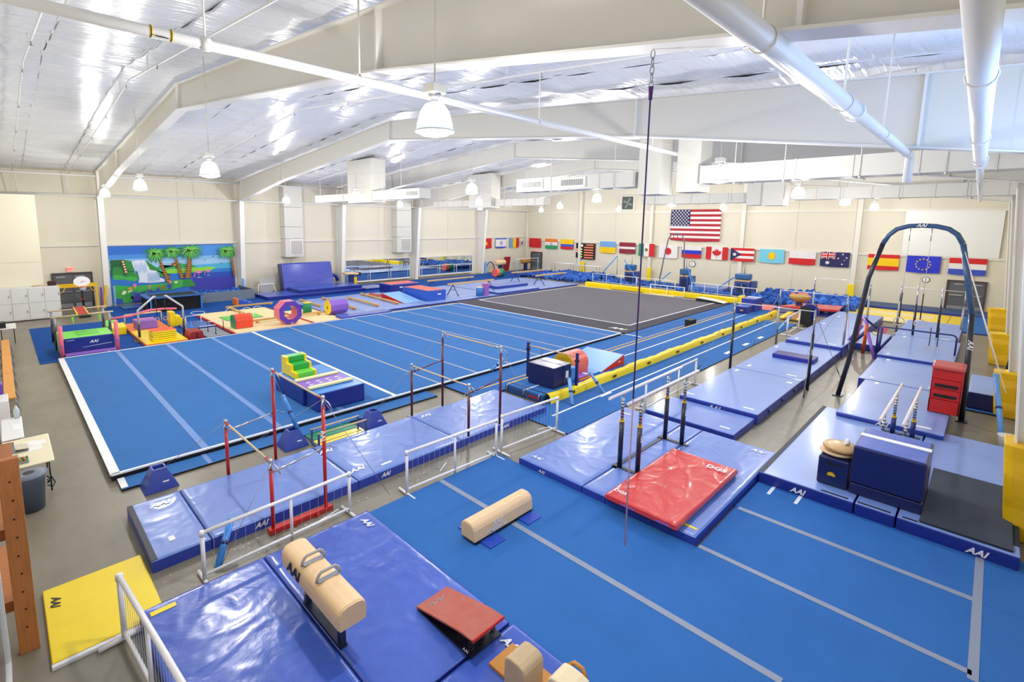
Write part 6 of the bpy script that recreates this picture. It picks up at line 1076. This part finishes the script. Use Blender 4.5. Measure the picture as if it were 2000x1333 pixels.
# yellow column pads at the right wall
def colpad(label, X, ya, h, w_=.2, t=.1):
    r = thing('column_pad', label, 'pad', (X, ya, 0)); s_ = (1.7/6.55)*.0
    n = 6; mb = MB()
    def ring(z):
        k = .09*z*1.0; return [(X-w_-t, WY0+.02), (X-w_-t, ya+k+.0), (X-w_, ya+k+t), (X+w_, ya+k+t), (X+w_+t, ya+k), (X+w_+t, WY0+.02)]
    for q_ in range(n+1):
        z = .02+(h-.02)*q_/n; b = .02*math.sin(q_*2.1)
        for x, y in ring(z): mb.v.append((x+b*(1 if x > X else -1), y, z))
    for q_ in range(n):
        for k in range(5): c = q_*6+k; mb.f.append([c, c+1, c+7, c+6]); mb.m.append(0); mb.s.append(False)
    mb.f.append([n*6+k for k in range(6)]); mb.m.append(0); mb.s.append(False)
    obj('pad_cover', mb, yeld, r, bevel=.02); obj('top_cap', MB().box(X-w_, X+w_, WY0+.05, ya-.02, h, h+.02), yel, r)
    return r
colpad('yellow padding round the nearest right wall column, at the picture edge', 12.76, -.71, 1.68, .25); colpad('yellow padding round the second right wall column', 20.81, -.55, 1.3); colpad('yellow padding round the third right wall column', 28.6, -.38, 1.25); colpad('yellow padding round the farthest right wall column', 37.4, -.25, 1.25)
for k, (x, y, h, lean) in enumerate(((27.2, -.75, 2.6, .25), (26.0, -.78, 2.3, .2), (24.4, -.8, 2.7, .35), (23.6, -.82, 2.2, .3))):
    r = thing('leaning_post', 'black and white bar post leaning on the right wall, %s from the far end' % ORD[k], 'post', (x, y, 0)); obj('lower_tube', MB().tube([(x, y, .02), (x+lean*.6, y-.15, h*.6)], .04, 8), maroon if k % 2 else bpaint, r); obj('upper_tube', MB().tube([(x+lean*.6, y-.15, h*.6), (x+lean, y-.24, h)], .028, 8), chrome, r)
obj('wall_bin', MB().lathe([(.18, .0), (.2, .3), (.22, .32)], (17.7, -.72, 0), 18), white, None, 'small white round tub at the right wall, picture edge', 'tub')
for k, (x, y, z, zt_) in enumerate(((30.0, 2.2, .52, 2.75), (30.2, 1.4, .52, 2.7))): r = thing('bar_post', 'dark bar post with pale top on the rings mats, '+['left one', 'right one'][k], 'post', (x, y, .5)); obj('lower_tube', MB().tube([(x, y, .5), (x, y, 1.9)], .045, 8), bpaint, r); obj('upper_tube', MB().tube([(x, y, 1.9), (x, y, zt_)], .03, 8), chrome, r)
# ------------------------------------------------------------------ left wall: benches, tables, timber stand, bin
for k in range(3):
    y0 = 18.2+k*3.02; r = thing('bench', 'orange stained wooden bench on steel legs by the left wall, '+['nearest one', 'middle one', 'farthest one'][k], 'bench', (-.1, y0+1.5, 0))
    obj('seat_board', MB().box(-.24, .0, y0, y0+3.0, .43, .47), woodo, r, bevel=.01)
    for y in (y0+.2, y0+1.5, y0+2.8): obj('leg_frame', MB().tube([(.06, y, .02), (-.04, y, .43)], .014, 6).tube([(-.3, y, .02), (-.2, y, .43)], .014, 6).tube([(-.3, y, .03), (.1, y, .03)], .014, 6), steel, r)
for k, (x0, x1, y0, y1, m, lab) in enumerate(((-.3, .45, 12.2, 13.85, creamp, 'cream folding table with papers by the timber stand'), (-.3, .06, 13.95, 15.5, white, 'white table with leaflets beyond the cream table'), (-.3, .27, 28.4, 29.8, white, 'white table with a dark printer near the far benches'))):
    r = thing('folding_table', lab, 'table', ((x0+x1)/2, (y0+y1)/2, 0)); obj('table_top', MB().box(x0, x1, y0, y1, .69, .72), m if k else M('cream_laminate', '#efe6c4', .4), r, bevel=.015)
    for y in (y0+.2, y1-.2):
        for x in (x0+.08, x1-.08): obj('leg', MB().tube([(x, y, .02), (x, y, .69)], .015, 6), black, r)
for k, (x, y, a, b, z) in enumerate(((.2, 13.1, .22, .3, .003), (.28, 13.35, .2, .28, .006), (.12, 13.4, .2, .28, .009), (-.05, 14.7, .15, .4, .003))): obj('paper_sheet', MB().box(x-a/2, x+a/2, y-b/2, y+b/2, .721, .722+z), paper, None, 'white paper sheet, '+['nearest on the cream table', 'right one on the cream table', 'left one on the cream table', 'lying on the white table'][k], 'paper')
r = thing('craft_tray', 'green and brown toy tray on the cream table corner', 'tray', (0, 12.5, .72)); obj('tray', MB().box(-.12, .08, 12.35, 12.62, .722, .76), M('tray_glass', '#8a8f8a', .3), r)
for k in range(14): obj('toy_piece', MB().box(-.1+.024*(k % 7), -.08+.024*(k % 7), 12.4+.1*(k//7), 12.46+.1*(k//7), .76, .78+.01*(k % 3)), [grn, M('dark_leaf', '#1f5a2c'), org][k % 3], r)
r = thing('paper_rack', 'wire rack with a booklet on the cream table', 'rack', (0, 13.3, .72)); obj('wire_frame', MB().box(-.1, .1, 13.0, 13.35, .722, .74), steel, r); obj('booklet', MB().obox((0, 13.2, .77), (.2, .3, .015), (0, .1, 0)), M('booklet_tan', '#d8ccb8'), r)
for k in range(4): obj('divider', MB().obox((-.15, 13.0+k*.1, .8), (.08, .01, .14), (0, 0, .2)), steel, r)
obj('printer', MB().box(-.28, -.05, 28.6, 29.1, .722, .95), black, None, 'dark printer on the far white table', 'printer', bevel=.02); obj('spray_bottle', MB().lathe([(.05, 0), (.06, .12), (.06, .2), (.03, .26), (.02, .3)], (-.02, 15.4, .722), 12), M('clear_plastic', '#c8d4dc', .2), None, 'translucent round bottle on the white table', 'bottle')
obj('leaflet_box', MB().box(-.42, -.14, 16.2, 16.9, .0, .95), white, None, 'white leaflet box standing left of the nearest bench', 'box', bevel=.01); obj('red_cushion', MB().box(-.28, -.05, 15.62, 16.0, .0, .3), redm, None, 'small red bag on the floor behind the white table', 'bag', bevel=.04); obj('purple_box', MB().box(-.34, -.22, 16.95, 17.3, .0, 1.2), pur, None, 'small purple box at the left picture edge', 'box', bevel=.02)
r = thing('trash_can', 'round grey trash can with a holed lid by the cream table', 'trash can', (.05, 11.85, 0)); obj('body', MB().lathe([(.19, .01), (.23, .6), (.25, .66)], (.05, 11.85, 0), 28), binm, r); obj('lid', MB().lathe([(.265, .66), (.27, .69), (.2, .72), (.1, .72)], (.05, 11.85, 0), 28), M('lid_grey', '#70798a', .45), r); obj('lid_hole', MB().lathe([(.085, .721), (.085, .724)], (.05, 11.85, 0), 20), black, r)
for s in (-1, 1): obj('handle', MB().tube([(.3, 11.8+.1*s, .55), (.34, 11.8+.05*s, .5), (.3, 11.8, .45)], .012, 5), black, r)
obj('chair_leg_hook', MB().tube([(.36, 12.15, .45), (.42, 12.1, .3), (.38, 12.05, .25), (.3, 12.1, .28)], .012, 6), black, None, 'small black curved hook beside the trash can', 'hook')
ts = thing('timber_stand', 'tall orange-brown timber rack with bolt holes at the left picture edge', 'timber rack', (-.14, 7.9, 0))
obj('post', MB().box(-.235, -.04, 7.78, 7.88, 0, 2.55), timber, ts, bevel=.006); obj('post', MB().box(-.44, -.36, 7.78, 7.88, 0, 2.55), timber, ts, bevel=.006)
for z in (.55, 1.5, 2.45): obj('cross_rail', MB().box(-.36, -.236, 7.9, 9.4, z, z+.14), timber, ts, bevel=.005)
obj('shelf_board', MB().box(-.36, -.1, 7.89, 9.0, 2.3, 2.34), timber, ts)
for k in range(9): obj('bolt_hole', MB().lathe([(.012, 0), (.012, .006)], (-.14+.01*(k % 2), 7.776, .35+k*.24), 10, axis='y'), M('bolt_dark', '#2a1a10'), ts)
r = thing('window_frame', 'white framed glass panel at the far lower left edge', 'glass panel', (-.3, 6.9, 0)); obj('frame', MB().box(-.36, -.31, 5.2, 5.3, 0, 2.6).box(-.36, -.31, 7.6, 7.7, 0, 2.6).box(-.36, -.31, 5.3, 7.6, 0, .1).box(-.36, -.31, 5.3, 7.6, 2.5, 2.6), white, r); obj('glass', MB().box(-.345, -.335, 5.3, 7.6, .1, 2.5), glassm, r)
for k, z in enumerate((2.2, 2.45)): obj('thin_cable', MB().tube([(-.4, 7.6, z), (-.02, 8.0, z+.02)], .006, 5), steel, None, 'thin grey cable crossing the timber rack, %s' % ['lower one', 'upper one'][k], 'cable')
mb = MB(); rr_ = random.Random(3)
for k in range(260):
    bx_, by_, sx_, sy_ = rr_.choice(((2.5, 7.9, 1.6, .3), (6.5, 7.9, 2.2, .3), (9.5, 7.7, 1.2, .3), (15.5, 3.4, 4, .35), (3, 7.9, 2, .3), (13.5, 6.9, 2, .3)))
    x, y = bx_+rr_.gauss(0, sx_*.5), by_+rr_.gauss(0, sy_*.6); s_ = rr_.uniform(.006, .022); mb.obox((x, y, .003), (s_, s_*rr_.uniform(.5, 1.8), .005), (0, 0, rr_.uniform(0, 3)))
obj('chalk_crumbs', mb, M('chalk_white', '#e4e2da', .9), None, 'white chalk crumbs scattered on the concrete by the barriers', 'chalk crumbs', kind='stuff')
for k, (x0, y0, x1, y1) in enumerate(((3.75, 7.88, 4.25, 8.0), (6.6, 7.82, 6.95, 8.02), (9.9, 7.78, 10.3, 7.7), (1.9, 9.0+2, 2.4, 11.9))):
    if k < 3: obj('tape_scrap', MB().obox(((x0+x1)/2, (y0+y1)/2, .004), (math.hypot(x1-x0, y1-y0), .025, .004), (0, 0, math.atan2(y1-y0, x1-x0))), white_t, None, 'strip of white tape stuck on the concrete, '+['by the left barrier', 'behind the central barrier', 'behind the barrier right of centre'][k], 'tape')
# ------------------------------------------------------------------ groups for things that repeat
GR = {'roof_frame': 'white roof frames', 'landing_mat': 'blue and red landing mats', 'barrier': 'white pipe barriers', 'national_flag': 'flags on the walls', 'guy_cable': 'guy cables', 'guy_strap': 'guy straps of the rings tower', 'cable_sleeve': 'foam sleeves', 'anchor_pad': 'blue pyramid anchor pads', 'high_bar': 'high bars', 'air_duct': 'white ducts', 'duct_riser': 'duct risers', 'wall_duct': 'wall ducts', 'rain_pipe': 'roof pipes', 'sprinkler_line': 'sprinkler lines', 'sprinkler_main': 'sprinkler mains', 'drop_pipe': 'drop pipes', 'bench': 'benches along the left wall', 'folding_table': 'tables at the left wall', 'balance_beam': 'balance beams', 'floor_beam': 'low wooden beams', 'hula_hoop': 'white hoops', 'mini_hurdle': 'small hurdles', 'spotting_tower': 'blue towers', 'column_pad': 'yellow column pads', 'leaning_post': 'leaning bar posts', 'paper_sheet': 'paper sheets', 'wall_mirror': 'wall mirrors', 'wall_clock': 'wall clocks', 'exit_sign': 'exit signs', 'turnbuckle': 'turnbuckles', 'padded_post': 'pink posts', 'vault_block': 'red-topped blocks', 'wall_pad': 'yellow wall pads', 'post_pad': 'column foam pads', 'vault_table': 'vaulting tables', 'uneven_bars': 'uneven bars', 'crash_mat': 'crash mats', 'springboard': 'springboards', 'pennant': 'lime pennants', 'floor_strip': 'yellow floor strips'}
for o in list(bpy.data.objects):
    if o.parent is None and 'category' in o and 'group' not in o:
        g = GR.get(o.name.split('.')[0])
        if g: o['group'] = g
